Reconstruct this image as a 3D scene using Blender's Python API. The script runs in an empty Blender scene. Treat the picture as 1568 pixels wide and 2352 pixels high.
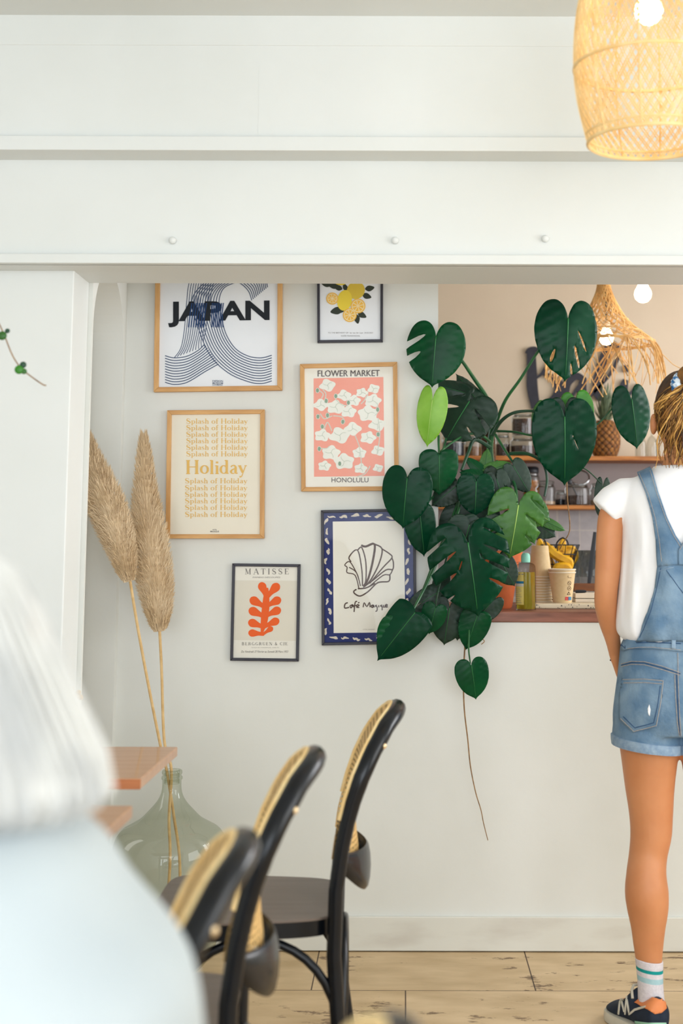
import bpy, bmesh, math, random
from mathutils import Vector, Matrix
from mathutils.geometry import delaunay_2d_cdt, tessellate_polygon
from mathutils.bvhtree import BVHTree
R = math.radians; PI = math.pi
random.seed(7)
scene = bpy.context.scene
COL = scene.collection

# ------------------------------------------------------------------ camera
FPX, CX, CY, CAMZ = 3200.0, 929.0, 840.0, 1.229
PITCH, ROLL = math.atan(0.125), 0.003
cd = bpy.data.cameras.new('camera'); cam = bpy.data.objects.new('camera', cd); COL.objects.link(cam)
ROT = Matrix.Rotation(PI/2 + PITCH, 3, 'X') @ Matrix.Rotation(ROLL, 3, 'Z')
cam.matrix_world = Matrix.Translation((0, 0, CAMZ)) @ ROT.to_4x4()
cd.sensor_fit = 'AUTO'; cd.sensor_width = 36; cd.lens = FPX/2352*36
cd.shift_x = -(CX-784)/2352; cd.shift_y = (CY-1176)/2352
cd.clip_start = 0.05; cd.clip_end = 60
cd.dof.use_dof = True; cd.dof.focus_distance = 4.0; cd.dof.aperture_fstop = 2.7
scene.camera = cam
# ------------------------------------------------------------------ daylight, added fill lights and exposure
w = bpy.data.worlds.new('sky'); scene.world = w; w.use_nodes = True
bg = w.node_tree.nodes['Background']; bg.inputs[0].default_value = (0.84, 0.92, 1.0, 1); bg.inputs[1].default_value = 2.2
def area(name, loc, rot, sx, sy, power, col):
    l = bpy.data.lights.new(name, 'AREA'); l.shape = 'RECTANGLE'; l.size = sx; l.size_y = sy; l.energy = power; l.color = col
    o = bpy.data.objects.new(name, l); COL.objects.link(o); o.location = loc; o.rotation_euler = rot; return o
area('street_window_daylight', (0.2, -2.35, 1.5), (R(90), 0, 0), 4.6, 2.1, 140, (0.865, 0.93, 1.0))
area('side_fill', (3.1, 1.6, 1.5), (R(90), 0, R(90)), 2.4, 1.6, 62, (0.96, 0.98, 1.0))  # added fill light by the solid right wall, brightens the white T-shirt
area('serving_side_fill', (3.0, 4.1, 1.9), (R(80), 0, R(96)), 0.6, 1.4, 36, (0.93, 0.96, 1.0))  # added soft light that lifts the zone behind the beam
area('kitchen_side_fill', (3.0, 5.1, 1.9), (R(84), 0, R(90)), 1.2, 1.2, 42, (0.97, 0.97, 1.0))  # added light to brighten the kitchen, stands in for an unseen window
area('hallway_fill', (-2.1, 4.02, 1.5), (R(90), 0, R(-75)), 0.5, 1.6, 9, (1.0, 0.98, 0.96))  # extra light added behind the pier so the arch recess is less dark
scene.view_settings.view_transform = 'Standard'; scene.view_settings.look = 'None'
scene.view_settings.gamma = 1; scene.view_settings.use_curve_mapping = False
scene.view_settings.exposure = -0.08

def U(px, py, Y):
    """world point that stands at depth Y behind photo point (px, py)"""
    d = ROT @ Vector(((px-CX)/FPX, -(py-CY)/FPX, -1.0))
    return Vector((0, 0, CAMZ)) + d*(Y/d.y)
def UZ(px, py, z):
    d = ROT @ Vector(((px-CX)/FPX, -(py-CY)/FPX, -1.0))
    return Vector((0, 0, CAMZ)) + d*((z-CAMZ)/d.z)
def S(Y): return FPX/Y

# ------------------------------------------------------------------ materials
def lin(c):
    c = c/255.0
    return c/12.92 if c <= 0.04045 else ((c+0.055)/1.055)**2.4
def rgb(r, g, b): return (lin(r), lin(g), lin(b), 1)
class NT:
    def __init__(s, m): s.t = m.node_tree; s.n = s.t.nodes; s.l = s.t.links
    def add(s, ty, **k):
        n = s.n.new(ty)
        for a, b in k.items():
            if a.startswith('i_'): n.inputs[a[2:].replace('_', ' ')].default_value = b
            else: setattr(n, a, b)
        return n
    def link(s, a, b): s.l.new(a, b)
def mat(name, col, rough=0.5, metal=0.0, spec=0.5, col2=None, scale=20, stretch=(1, 1, 1), detail=4, bump=0.0, bscale=None,
        sheen=0, coat=0, sss=0, ramp=(0.35, 0.65), coord='Object', emit=None, estr=0, trans=0, ior=1.45):
    m = bpy.data.materials.new(name); m.use_nodes = True; t = NT(m); p = t.n['Principled BSDF']
    p.inputs['Base Color'].default_value = col; p.inputs['Roughness'].default_value = rough
    p.inputs['Metallic'].default_value = metal; p.inputs['Specular IOR Level'].default_value = spec
    p.inputs['Coat Weight'].default_value = coat; p.inputs['Sheen Weight'].default_value = sheen
    p.inputs['Transmission Weight'].default_value = trans; p.inputs['IOR'].default_value = ior
    if sss:
        p.inputs['Subsurface Weight'].default_value = sss; p.inputs['Subsurface Radius'].default_value = (0.02, 0.008, 0.004); p.inputs['Subsurface Scale'].default_value = 0.5
    if emit: p.inputs['Emission Color'].default_value = emit; p.inputs['Emission Strength'].default_value = estr
    if col2 or bump:
        tc = t.add('ShaderNodeTexCoord'); mp = t.add('ShaderNodeMapping'); mp.inputs['Scale'].default_value = stretch
        t.link(tc.outputs[coord], mp.inputs[0])
    if col2:
        nz = t.add('ShaderNodeTexNoise', i_Scale=scale, i_Detail=detail); t.link(mp.outputs[0], nz.inputs['Vector'])
        cr = t.add('ShaderNodeValToRGB'); cr.color_ramp.elements[0].position = ramp[0]; cr.color_ramp.elements[1].position = ramp[1]
        cr.color_ramp.elements[0].color = col; cr.color_ramp.elements[1].color = col2
        t.link(nz.outputs[0], cr.inputs[0]); t.link(cr.outputs[0], p.inputs['Base Color'])
    if bump:
        nb = t.add('ShaderNodeTexNoise', i_Scale=bscale or scale, i_Detail=5); t.link(mp.outputs[0], nb.inputs['Vector'])
        b = t.add('ShaderNodeBump', i_Strength=bump, i_Distance=0.01); t.link(nb.outputs[0], b.inputs['Height']); t.link(b.outputs[0], p.inputs['Normal'])
    return m
def wood(name, c1, c2, rough=0.45, axis='X', scale=14, coat=0.0):
    st = {'X': (0.12, 1, 1), 'Y': (1, 0.12, 1), 'Z': (1, 1, 0.12)}[axis]
    return mat(name, c1, rough, col2=c2, scale=scale*4, stretch=st, detail=8, bump=0.08, coat=coat, ramp=(0.38, 0.62))
M = {}
M['wall'] = mat('white_paint', rgb(220, 221, 215), 0.6, col2=rgb(225, 226, 221), scale=3, bump=0.04, bscale=45)
M['beam'] = mat('white_beam_paint', rgb(220, 223, 220), 0.5, col2=rgb(225, 228, 226), scale=2, bump=0.05, bscale=9)
M['skirt'] = mat('scuffed_white_skirting', rgb(206, 202, 192), 0.5, col2=rgb(220, 219, 210), scale=14, stretch=(0.3, 1, 1), detail=8, ramp=(0.28, 0.5), bump=0.05)
M['beige'] = mat('beige_paint', rgb(204, 187, 165), 0.75, col2=rgb(208, 192, 170), scale=4, bump=0.03, bscale=60)
M['lilac'] = mat('grey_lilac_wall', rgb(160, 148, 146), 0.7, col2=rgb(168, 155, 152), scale=9)  # greyer lilac tone of the wall band between the two shelves
M['hall'] = mat('hall_paint', rgb(214, 209, 198), 0.7, col2=rgb(220, 216, 206), scale=4)
M['gap'] = mat('brown_edge_strip', rgb(108, 84, 72), 0.7, col2=rgb(120, 96, 84), scale=30)  # thin dark brown strip along the far edge of the arch jamb
M['oak'] = wood('oak_frame', rgb(214, 166, 106), rgb(194, 143, 84), 0.5, 'Z', 16)
M['oakx'] = wood('oak_frame_rail', rgb(214, 166, 106), rgb(194, 143, 84), 0.5, 'X', 16)
M['blackframe'] = mat('black_frame_wood', rgb(38, 36, 46), 0.45, col2=rgb(46, 44, 54), scale=50, stretch=(1, 1, .2))
M['table'] = wood('table_wood', rgb(200, 156, 122), rgb(192, 144, 108), 0.35, 'X', 9, coat=0.3)
M['tableedge'] = wood('table_edge_wood', rgb(190, 118, 72), rgb(170, 100, 60), 0.4, 'X', 12)
M['worktop'] = wood('worktop_wood', rgb(150, 96, 76), rgb(108, 66, 50), 0.45, 'X', 10)
M['shelf'] = wood('shelf_wood', rgb(190, 124, 58), rgb(150, 88, 34), 0.5, 'X', 14)
M['blackwood'] = mat('black_lacquered_wood', rgb(10, 13, 18), 0.26, col2=rgb(15, 19, 25), scale=30, coat=0.1, spec=0.32)
M['seat'] = mat('brown_black_seat_ply', rgb(112, 99, 90), 0.38, col2=rgb(100, 88, 80), scale=50, stretch=(.1, 1, 1))
M['brass'] = mat('brass_screw', rgb(226, 196, 150), 0.3, metal=0.5, col2=rgb(236, 210, 170), scale=80)
M['metal'] = mat('steel', rgb(170, 170, 170), 0.25, metal=1.0, col2=rgb(140, 140, 140), scale=60)
M['blackmetal'] = mat('black_wire', rgb(18, 20, 26), 0.4, metal=0.4, col2=rgb(28, 30, 36), scale=90)
M['terracotta'] = mat('terracotta', rgb(196, 100, 46), 0.75, col2=rgb(176, 84, 38), scale=18, bump=0.05)
M['soil'] = mat('potting_soil', rgb(40, 28, 20), 0.95, col2=rgb(62, 46, 34), scale=80, bump=0.6)
M['moss'] = mat('coir_pole', rgb(98, 66, 38), 0.95, col2=rgb(60, 40, 26), scale=120, bump=0.8)
M['leaf0'] = mat('dark_green_leaf', rgb(0, 46, 28), 0.3, col2=rgb(3, 60, 36), scale=9, bump=0.05, bscale=40, spec=0.14)
M['leaf1'] = mat('deep_green_leaf', rgb(3, 56, 30), 0.3, col2=rgb(7, 74, 38), scale=9, bump=0.05, bscale=40, spec=0.16)
M['leaf2'] = mat('lime_green_leaf', rgb(112, 168, 30), 0.4, col2=rgb(140, 190, 70), scale=9, bump=0.04, bscale=40)
M['leaf3'] = mat('yellow_green_leaf', rgb(38, 92, 24), 0.42, col2=rgb(60, 112, 34), scale=14, bump=0.05, bscale=40)
M['leaf4'] = mat('fresh_green_leaf', rgb(44, 120, 20), 0.4, col2=rgb(64, 140, 30), scale=12, bump=0.04, bscale=40)
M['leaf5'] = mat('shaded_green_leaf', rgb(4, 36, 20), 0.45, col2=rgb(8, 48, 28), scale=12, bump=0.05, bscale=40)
M['rib0'] = mat('green_midrib', rgb(30, 104, 52), 0.4, col2=rgb(40, 118, 56), scale=30)
M['rib2'] = mat('pale_midrib', rgb(176, 210, 110), 0.4, col2=rgb(160, 200, 96), scale=30)
M['stem'] = mat('green_stem', rgb(40, 98, 52), 0.4, col2=rgb(26, 76, 44), scale=20)
M['stemd'] = mat('dark_green_stem', rgb(20, 58, 40), 0.45, col2=rgb(30, 72, 44), scale=20)
M['root'] = mat('brown_aerial_root', rgb(156, 122, 82), 0.8, col2=rgb(120, 90, 60), scale=60)
M['straw'] = mat('dried_stem', rgb(214, 182, 130), 0.7, col2=rgb(194, 158, 104), scale=40)
M['plume'] = mat('pampas_plume', rgb(226, 204, 170), 0.9, col2=rgb(206, 178, 138), scale=12, sheen=0.3)
M['rattan'] = mat('rattan_strand', rgb(248, 220, 164), 0.6, col2=rgb(240, 202, 136), scale=25)
M['rattan2'] = mat('seagrass_strand', rgb(220, 176, 112), 0.65, col2=rgb(190, 142, 80), scale=30)
M['bulb'] = mat('lit_bulb', rgb(255, 240, 215), 0.2, emit=(1.0, 0.80, 0.52, 1), estr=9)
M['bulbcap'] = mat('bulb_socket', rgb(236, 222, 196), 0.5, col2=rgb(226, 210, 184), scale=20)
M['skin'] = mat('skin', rgb(214, 148, 102), 0.5, col2=rgb(198, 130, 84), scale=9, sss=0.12, ramp=(0.3, 0.75))
M['skin2'] = mat('pale_skin', rgb(226, 180, 150), 0.5, col2=rgb(216, 168, 138), scale=9, sss=0.1)
M['white'] = mat('white_jersey', rgb(250, 250, 251), 0.85, col2=rgb(245, 245, 248), scale=14, sheen=0.2, bump=0.1, bscale=16)
M['denim'] = mat('blue_denim', rgb(88, 120, 150), 0.85, col2=rgb(126, 152, 174), scale=16, detail=9, bump=0.25, bscale=120)
M['denimdark'] = mat('dark_denim_seam', rgb(42, 74, 112), 0.85, col2=rgb(60, 92, 130), scale=60)
M['denimlight'] = mat('washed_denim', rgb(150, 172, 192), 0.85, col2=rgb(124, 150, 178), scale=60, bump=0.2, bscale=150)
M['stitch'] = mat('tan_stitching', rgb(190, 176, 160), 0.8, col2=rgb(160, 150, 142), scale=200)
M['hair'] = mat('dark_blond_hair', rgb(150, 104, 46), 0.55, col2=rgb(92, 60, 30), scale=60, stretch=(1, 1, .25), spec=0.4)
M['hairdark'] = mat('brown_hair', rgb(56, 38, 26), 0.6, col2=rgb(78, 52, 30), scale=60, stretch=(1, 1, .25))
M['hairlight'] = mat('blond_hair', rgb(210, 164, 88), 0.5, col2=rgb(182, 134, 66), scale=60, stretch=(1, 1, .25))
M['greyhair'] = mat('white_grey_hair', rgb(214, 213, 208), 0.6, col2=rgb(184, 185, 184), scale=22, stretch=(1, 1, .3), ramp=(0.4, 0.7))
M['paleshirt'] = mat('pale_blue_shirt', rgb(188, 196, 198), 0.85, col2=rgb(180, 189, 193), scale=6, bump=0.1, bscale=12)
M['scrunchie'] = mat('blue_white_scrunchie', rgb(40, 110, 170), 0.8, col2=rgb(214, 226, 234), scale=45, ramp=(0.45, 0.55))
M['navy'] = mat('navy_suede', rgb(24, 34, 50), 0.85, col2=rgb(32, 44, 62), scale=50, bump=0.2)
M['mint'] = mat('mint_rubber', rgb(150, 200, 170), 0.6, col2=rgb(160, 208, 180), scale=30)
M['cream'] = mat('cream_leather', rgb(206, 200, 184), 0.6, col2=rgb(196, 190, 174), scale=30)
M['teal'] = mat('teal_knit', rgb(0, 142, 140), 0.85, col2=rgb(10, 150, 148), scale=90)
M['paleblue'] = mat('pale_blue_knit', rgb(160, 196, 204), 0.85, col2=rgb(170, 204, 210), scale=90)
M['sock'] = mat('white_knit', rgb(222, 216, 220), 0.9, col2=rgb(210, 204, 210), scale=120, bump=0.2)
M['darkelastic'] = mat('dark_elastic', rgb(60, 36, 36), 0.7, col2=rgb(70, 44, 42), scale=80)
M['lens'] = mat('eye', rgb(60, 50, 44), 0.2, col2=rgb(40, 34, 30), scale=80)
M['cup'] = mat('kraft_paper', rgb(206, 180, 138), 0.8, col2=rgb(200, 173, 130), scale=90)
M['cuprim'] = mat('cup_rim', rgb(220, 206, 182), 0.7, col2=rgb(212, 198, 172), scale=50)
M['ink'] = mat('dark_ink', rgb(60, 44, 34), 0.8, col2=rgb(66, 50, 40), scale=50)
M['red'] = mat('red_print', rgb(196, 52, 60), 0.7, col2=rgb(190, 48, 56), scale=50)
M['blueprint'] = mat('blue_print', rgb(24, 110, 150), 0.7, col2=rgb(30, 116, 156), scale=50)
M['amberliq'] = mat('yellow_soap', rgb(206, 190, 60), 0.1, trans=0.75, ior=1.34)
M['soaplabel'] = mat('soap_label', rgb(216, 196, 110), 0.6, col2=rgb(206, 184, 100), scale=20)
M['mintcap'] = mat('mint_pump', rgb(146, 212, 190), 0.45, col2=rgb(136, 202, 182), scale=20)
M['banana'] = mat('banana_skin', rgb(224, 172, 26), 0.5, col2=rgb(196, 140, 22), scale=26, ramp=(0.4, 0.7))
M['bananatip'] = mat('banana_stalk', rgb(90, 72, 30), 0.7, col2=rgb(120, 96, 40), scale=60)
M['pine'] = mat('pineapple_skin', rgb(150, 98, 36), 0.7, col2=rgb(104, 62, 26), scale=60, bump=0.5)
M['pinedark'] = mat('pineapple_groove', rgb(52, 34, 20), 0.85, col2=rgb(70, 46, 26), scale=60)
M['crown'] = mat('pineapple_crown', rgb(92, 106, 76), 0.6, col2=rgb(66, 82, 58), scale=40)
M['coffee'] = mat('coffee_beans', rgb(46, 28, 20), 0.6, col2=rgb(76, 48, 34), scale=130, bump=0.8, bscale=130)
M['orangefill'] = mat('orange_spice', rgb(206, 130, 36), 0.8, col2=rgb(180, 104, 26), scale=90, bump=0.4)
M['darkfill'] = mat('black_tea', rgb(18, 20, 34), 0.7, col2=rgb(30, 28, 36), scale=90, bump=0.5)
M['amberfill'] = mat('amber_pulses', rgb(134, 90, 40), 0.7, col2=rgb(110, 70, 30), scale=120, bump=0.5)
M['palefill'] = mat('pale_flour', rgb(196, 170, 140), 0.8, col2=rgb(180, 150, 120), scale=40)
M['whitebox'] = mat('white_carton', rgb(216, 202, 184), 0.7, col2=rgb(208, 194, 176), scale=20)
M['board'] = wood('brown_board', rgb(140, 84, 44), rgb(112, 64, 32), 0.5, 'X', 14)
M['blackplastic'] = mat('black_plastic', rgb(22, 26, 34), 0.4, col2=rgb(28, 32, 40), scale=60)
M['signblack'] = mat('navy_black_lettering', rgb(34, 34, 46), 0.6, col2=rgb(40, 40, 52), scale=40)
M['cable'] = mat('brown_cable', rgb(92, 62, 58), 0.6, col2=rgb(100, 70, 64), scale=60)
def cloth_noise(): pass
def glassmat(name, tint, rough=0.02, mixfac=0.12, ior=1.45, dens=3.0):
    # thin-walled glass: clear pass-through tinted, fresnel reflections
    m = bpy.data.materials.new(name); m.use_nodes = True; t = NT(m); out = t.n['Material Output']; t.n.remove(t.n['Principled BSDF'])
    ge = t.add('ShaderNodeNewGeometry'); mu = t.add('ShaderNodeMath', operation='MULTIPLY'); om = t.add('ShaderNodeMath', operation='SUBTRACT'); om.inputs[0].default_value = 1.0; t.link(ge.outputs['Backfacing'], om.inputs[1])
    tr = t.add('ShaderNodeBsdfTransparent'); tr.inputs[0].default_value = tint
    gl = t.add('ShaderNodeBsdfGlossy', i_Roughness=rough); fr = t.add('ShaderNodeFresnel', i_IOR=ior)
    lw = t.add('ShaderNodeLayerWeight', i_Blend=0.35); tm = t.add('ShaderNodeMixRGB'); tm.inputs[1].default_value = tint; tm.inputs[2].default_value = tuple(x**dens for x in tint[:3])+(1,)
    t.link(lw.outputs['Facing'], tm.inputs[0]); t.link(tm.outputs[0], tr.inputs[0])
    mx = t.add('ShaderNodeMixShader'); t.link(fr.outputs[0], mu.inputs[0]); t.link(om.outputs[0], mu.inputs[1]); t.link(mu.outputs[0], mx.inputs[0]); t.link(tr.outputs[0], mx.inputs[1]); t.link(gl.outputs[0], mx.inputs[2])
    t.link(mx.outputs[0], out.inputs[0]); return m
M['pane'] = glassmat('picture_glass', (0.97, 0.98, 0.98, 1), 0.0, ior=1.28)
M['glass'] = glassmat('clear_jar_glass', (0.86, 0.87, 0.86, 1), 0.03, ior=1.5)
M['greenglass'] = glassmat('pale_green_glass', (0.885, 0.90, 0.86, 1), 0.02, ior=1.5)
M['smoke'] = glassmat('smoky_grey_glass', (0.68, 0.70, 0.69, 1), 0.05, ior=1.4)
def flatm(name, r, g, b): M[name] = mat(name, rgb(r, g, b), 0.75, col2=rgb(min(255, r+4), min(255, g+4), min(255, b+4)), scale=8)
M['orangeleather'] = mat('tan_orange_leather', rgb(226, 138, 82), 0.55, col2=rgb(214, 124, 70), scale=30)
flatm('paper_white', 240, 240, 244); flatm('paper_cream', 240, 231, 214); flatm('paper_sand', 218, 204, 180); flatm('paper_matt', 226, 218, 203)
flatm('paper_ecru', 238, 232, 221); flatm('ink_black', 22, 26, 34); flatm('ink_navy', 74, 88, 118); flatm('ink_blue', 24, 60, 112); flatm('ink_grey', 130, 124, 120)
flatm('ink_yellow', 232, 186, 102); flatm('lemon', 240, 212, 70); flatm('lemon_deep', 224, 192, 70); flatm('orange_slice', 246, 190, 80); flatm('slice_pale', 250, 226, 176)
flatm('olive_leaf', 52, 58, 48); flatm('coral', 242, 156, 136); flatm('bloom_white', 234, 232, 222); flatm('bloom_line', 170, 180, 160); flatm('bud_green', 130, 156, 130)
flatm('title_taupe', 104, 94, 92); flatm('cut_orange', 238, 98, 38); flatm('royal', 34, 44, 104); flatm('squiggle', 218, 206, 190); flatm('shell_brown', 86, 66, 58)
# rattan cane webbing with real see-through holes
m = bpy.data.materials.new('cane_webbing'); m.use_nodes = True; t = NT(m); p = t.n['Principled BSDF']; out = t.n['Material Output']
p.inputs['Base Color'].default_value = rgb(222, 180, 112); p.inputs['Roughness'].default_value = 0.6
uv = t.add('ShaderNodeTexCoord'); vo = t.add('ShaderNodeTexVoronoi', i_Scale=1.0); vo.inputs['Randomness'].default_value = 0.0
t.link(uv.outputs['UV'], vo.inputs['Vector'])
lt = t.add('ShaderNodeMath', operation='LESS_THAN'); lt.inputs[1].default_value = 0.27; t.link(vo.outputs['Distance'], lt.inputs[0])
tr = t.add('ShaderNodeBsdfTransparent'); mx = t.add('ShaderNodeMixShader'); t.link(lt.outputs[0], mx.inputs[0]); t.link(p.outputs[0], mx.inputs[1]); t.link(tr.outputs[0], mx.inputs[2]); t.link(mx.outputs[0], out.inputs[0])
M['cane'] = m
# stone floor tiles
m = bpy.data.materials.new('travertine_tiles'); m.use_nodes = True; t = NT(m); p = t.n['Principled BSDF']; p.inputs['Roughness'].default_value = 0.55
tc = t.add('ShaderNodeTexCoord'); mp = t.add('ShaderNodeMapping'); t.link(tc.outputs['Object'], mp.inputs[0])
yr = UZ(930, 2275, 0).y; xj = UZ(931, 2300, 0).x; TW, TH = 0.617, 0.382
mp.inputs['Location'].default_value = (-xj, -yr, 0)
br = t.add('ShaderNodeTexBrick', offset=0.42, offset_frequency=2, squash=1.0); br.inputs['Scale'].default_value = 1.0
br.inputs['Brick Width'].default_value = TW; br.inputs['Row Height'].default_value = TH; br.inputs['Mortar Size'].default_value = 0.0022; br.inputs['Mortar Smooth'].default_value = 0.3
br.inputs['Color1'].default_value = rgb(214, 188, 150); br.inputs['Color2'].default_value = rgb(202, 174, 132); br.inputs['Mortar'].default_value = rgb(84, 60, 38)
t.link(mp.outputs[0], br.inputs['Vector'])
mp2 = t.add('ShaderNodeMapping'); mp2.inputs['Scale'].default_value = (0.6, 1.4, 1); t.link(tc.outputs['Object'], mp2.inputs[0])
n1 = t.add('ShaderNodeTexNoise', i_Scale=9, i_Detail=8); t.link(mp2.outputs[0], n1.inputs['Vector'])
c1 = t.add('ShaderNodeValToRGB'); c1.color_ramp.elements[0].position = .3; c1.color_ramp.elements[1].position = .7; c1.color_ramp.elements[0].color = (0.74, 0.7, 0.62, 1); c1.color_ramp.elements[1].color = (1, 1, 1, 1); t.link(n1.outputs[0], c1.inputs[0])
n2 = t.add('ShaderNodeTexNoise', i_Scale=15, i_Detail=10); n2.inputs['Roughness'].default_value = 0.7; t.link(mp2.outputs[0], n2.inputs['Vector'])
c2 = t.add('ShaderNodeValToRGB'); c2.color_ramp.elements[0].position = .37; c2.color_ramp.elements[1].position = .42; c2.color_ramp.elements[0].color = (0.3, 0.24, 0.2, 1); c2.color_ramp.elements[1].color = (1, 1, 1, 1); n3 = t.add('ShaderNodeTexNoise', i_Scale=2.3, i_Detail=2); t.link(tc.outputs['Object'], n3.inputs['Vector']); mm = t.add('ShaderNodeMath', operation='MULTIPLY_ADD'); mm.inputs[1].default_value = 0.55; mm.inputs[2].default_value = -0.25; t.link(n3.outputs[0], mm.inputs[0]); ma = t.add('ShaderNodeMath', operation='ADD'); t.link(n2.outputs[0], ma.inputs[0]); t.link(mm.outputs[0], ma.inputs[1]); t.link(ma.outputs[0], c2.inputs[0])
a1 = t.add('ShaderNodeMixRGB', blend_type='MULTIPLY'); a1.inputs[0].default_value = 1; t.link(br.outputs[0], a1.inputs[1]); t.link(c1.outputs[0], a1.inputs[2])
a2 = t.add('ShaderNodeMixRGB', blend_type='MULTIPLY'); a2.inputs[0].default_value = 1; t.link(a1.outputs[0], a2.inputs[1]); t.link(c2.outputs[0], a2.inputs[2])
t.link(a2.outputs[0], p.inputs['Base Color'])
bp = t.add('ShaderNodeBump', i_Strength=0.3, i_Distance=0.004); t.link(c2.outputs[0], bp.inputs['Height']); t.link(bp.outputs[0], p.inputs['Normal'])
M['floor'] = m
# small glazed grey wall tiles
m = bpy.data.materials.new('grey_glazed_tiles'); m.use_nodes = True; t = NT(m); p = t.n['Principled BSDF']; p.inputs['Roughness'].default_value = 0.25
tc = t.add('ShaderNodeTexCoord'); sx = t.add('ShaderNodeSeparateXYZ'); cx = t.add('ShaderNodeCombineXYZ'); t.link(tc.outputs['Object'], sx.inputs[0]); t.link(sx.outputs['X'], cx.inputs['X']); t.link(sx.outputs['Z'], cx.inputs['Y'])
mp = t.add('ShaderNodeMapping'); t.link(cx.outputs[0], mp.inputs[0]); q = U(1331, 1218, 5.88); mp.inputs['Location'].default_value = (-q.x, -q.z, 0)
br = t.add('ShaderNodeTexBrick', offset=0.0, squash=1.0); br.inputs['Scale'].default_value = 1; br.inputs['Brick Width'].default_value = 0.093; br.inputs['Row Height'].default_value = 0.093
br.inputs['Mortar Size'].default_value = 0.0018; br.inputs['Color1'].default_value = rgb(176, 164, 160); br.inputs['Color2'].default_value = rgb(156, 146, 146); br.inputs['Mortar'].default_value = rgb(196, 180, 166)
t.link(mp.outputs[0], br.inputs['Vector']); n1 = t.add('ShaderNodeTexNoise', i_Scale=16, i_Detail=6); t.link(tc.outputs['Object'], n1.inputs['Vector'])
c1 = t.add('ShaderNodeValToRGB'); c1.color_ramp.elements[0].position = .35; c1.color_ramp.elements[1].position = .7; c1.color_ramp.elements[0].color = (.72, .72, .74, 1); c1.color_ramp.elements[1].color = (1, 1, 1, 1); t.link(n1.outputs[0], c1.inputs[0])
a1 = t.add('ShaderNodeMixRGB', blend_type='MULTIPLY'); a1.inputs[0].default_value = 1; t.link(br.outputs[0], a1.inputs[1]); t.link(c1.outputs[0], a1.inputs[2]); t.link(a1.outputs[0], p.inputs['Base Color'])
M['tiles'] = m
# terrazzo
m = bpy.data.materials.new('terrazzo'); m.use_nodes = True; t = NT(m); p = t.n['Principled BSDF']; p.inputs['Roughness'].default_value = 0.4
tc = t.add('ShaderNodeTexCoord'); vo = t.add('ShaderNodeTexVoronoi', i_Scale=130); t.link(tc.outputs['Object'], vo.inputs['Vector'])
c1 = t.add('ShaderNodeValToRGB'); c1.color_ramp.elements[0].position = .22; c1.color_ramp.elements[1].position = .28; c1.color_ramp.elements[0].color = rgb(50, 38, 34); c1.color_ramp.elements[1].color = rgb(214, 200, 172)
nz = t.add('ShaderNodeTexNoise', i_Scale=60); t.link(tc.outputs['Object'], nz.inputs['Vector']); ad = t.add('ShaderNodeMath', operation='ADD'); t.link(vo.outputs[0], ad.inputs[0]); sb = t.add('ShaderNodeMath', operation='SUBTRACT'); t.link(nz.outputs[0], sb.inputs[0]); sb.inputs[1].default_value = 0.45
t.link(sb.outputs[0], ad.inputs[1]); t.link(ad.outputs[0], c1.inputs[0]); t.link(c1.outputs[0], p.inputs['Base Color']); M['terrazzo'] = m

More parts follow.
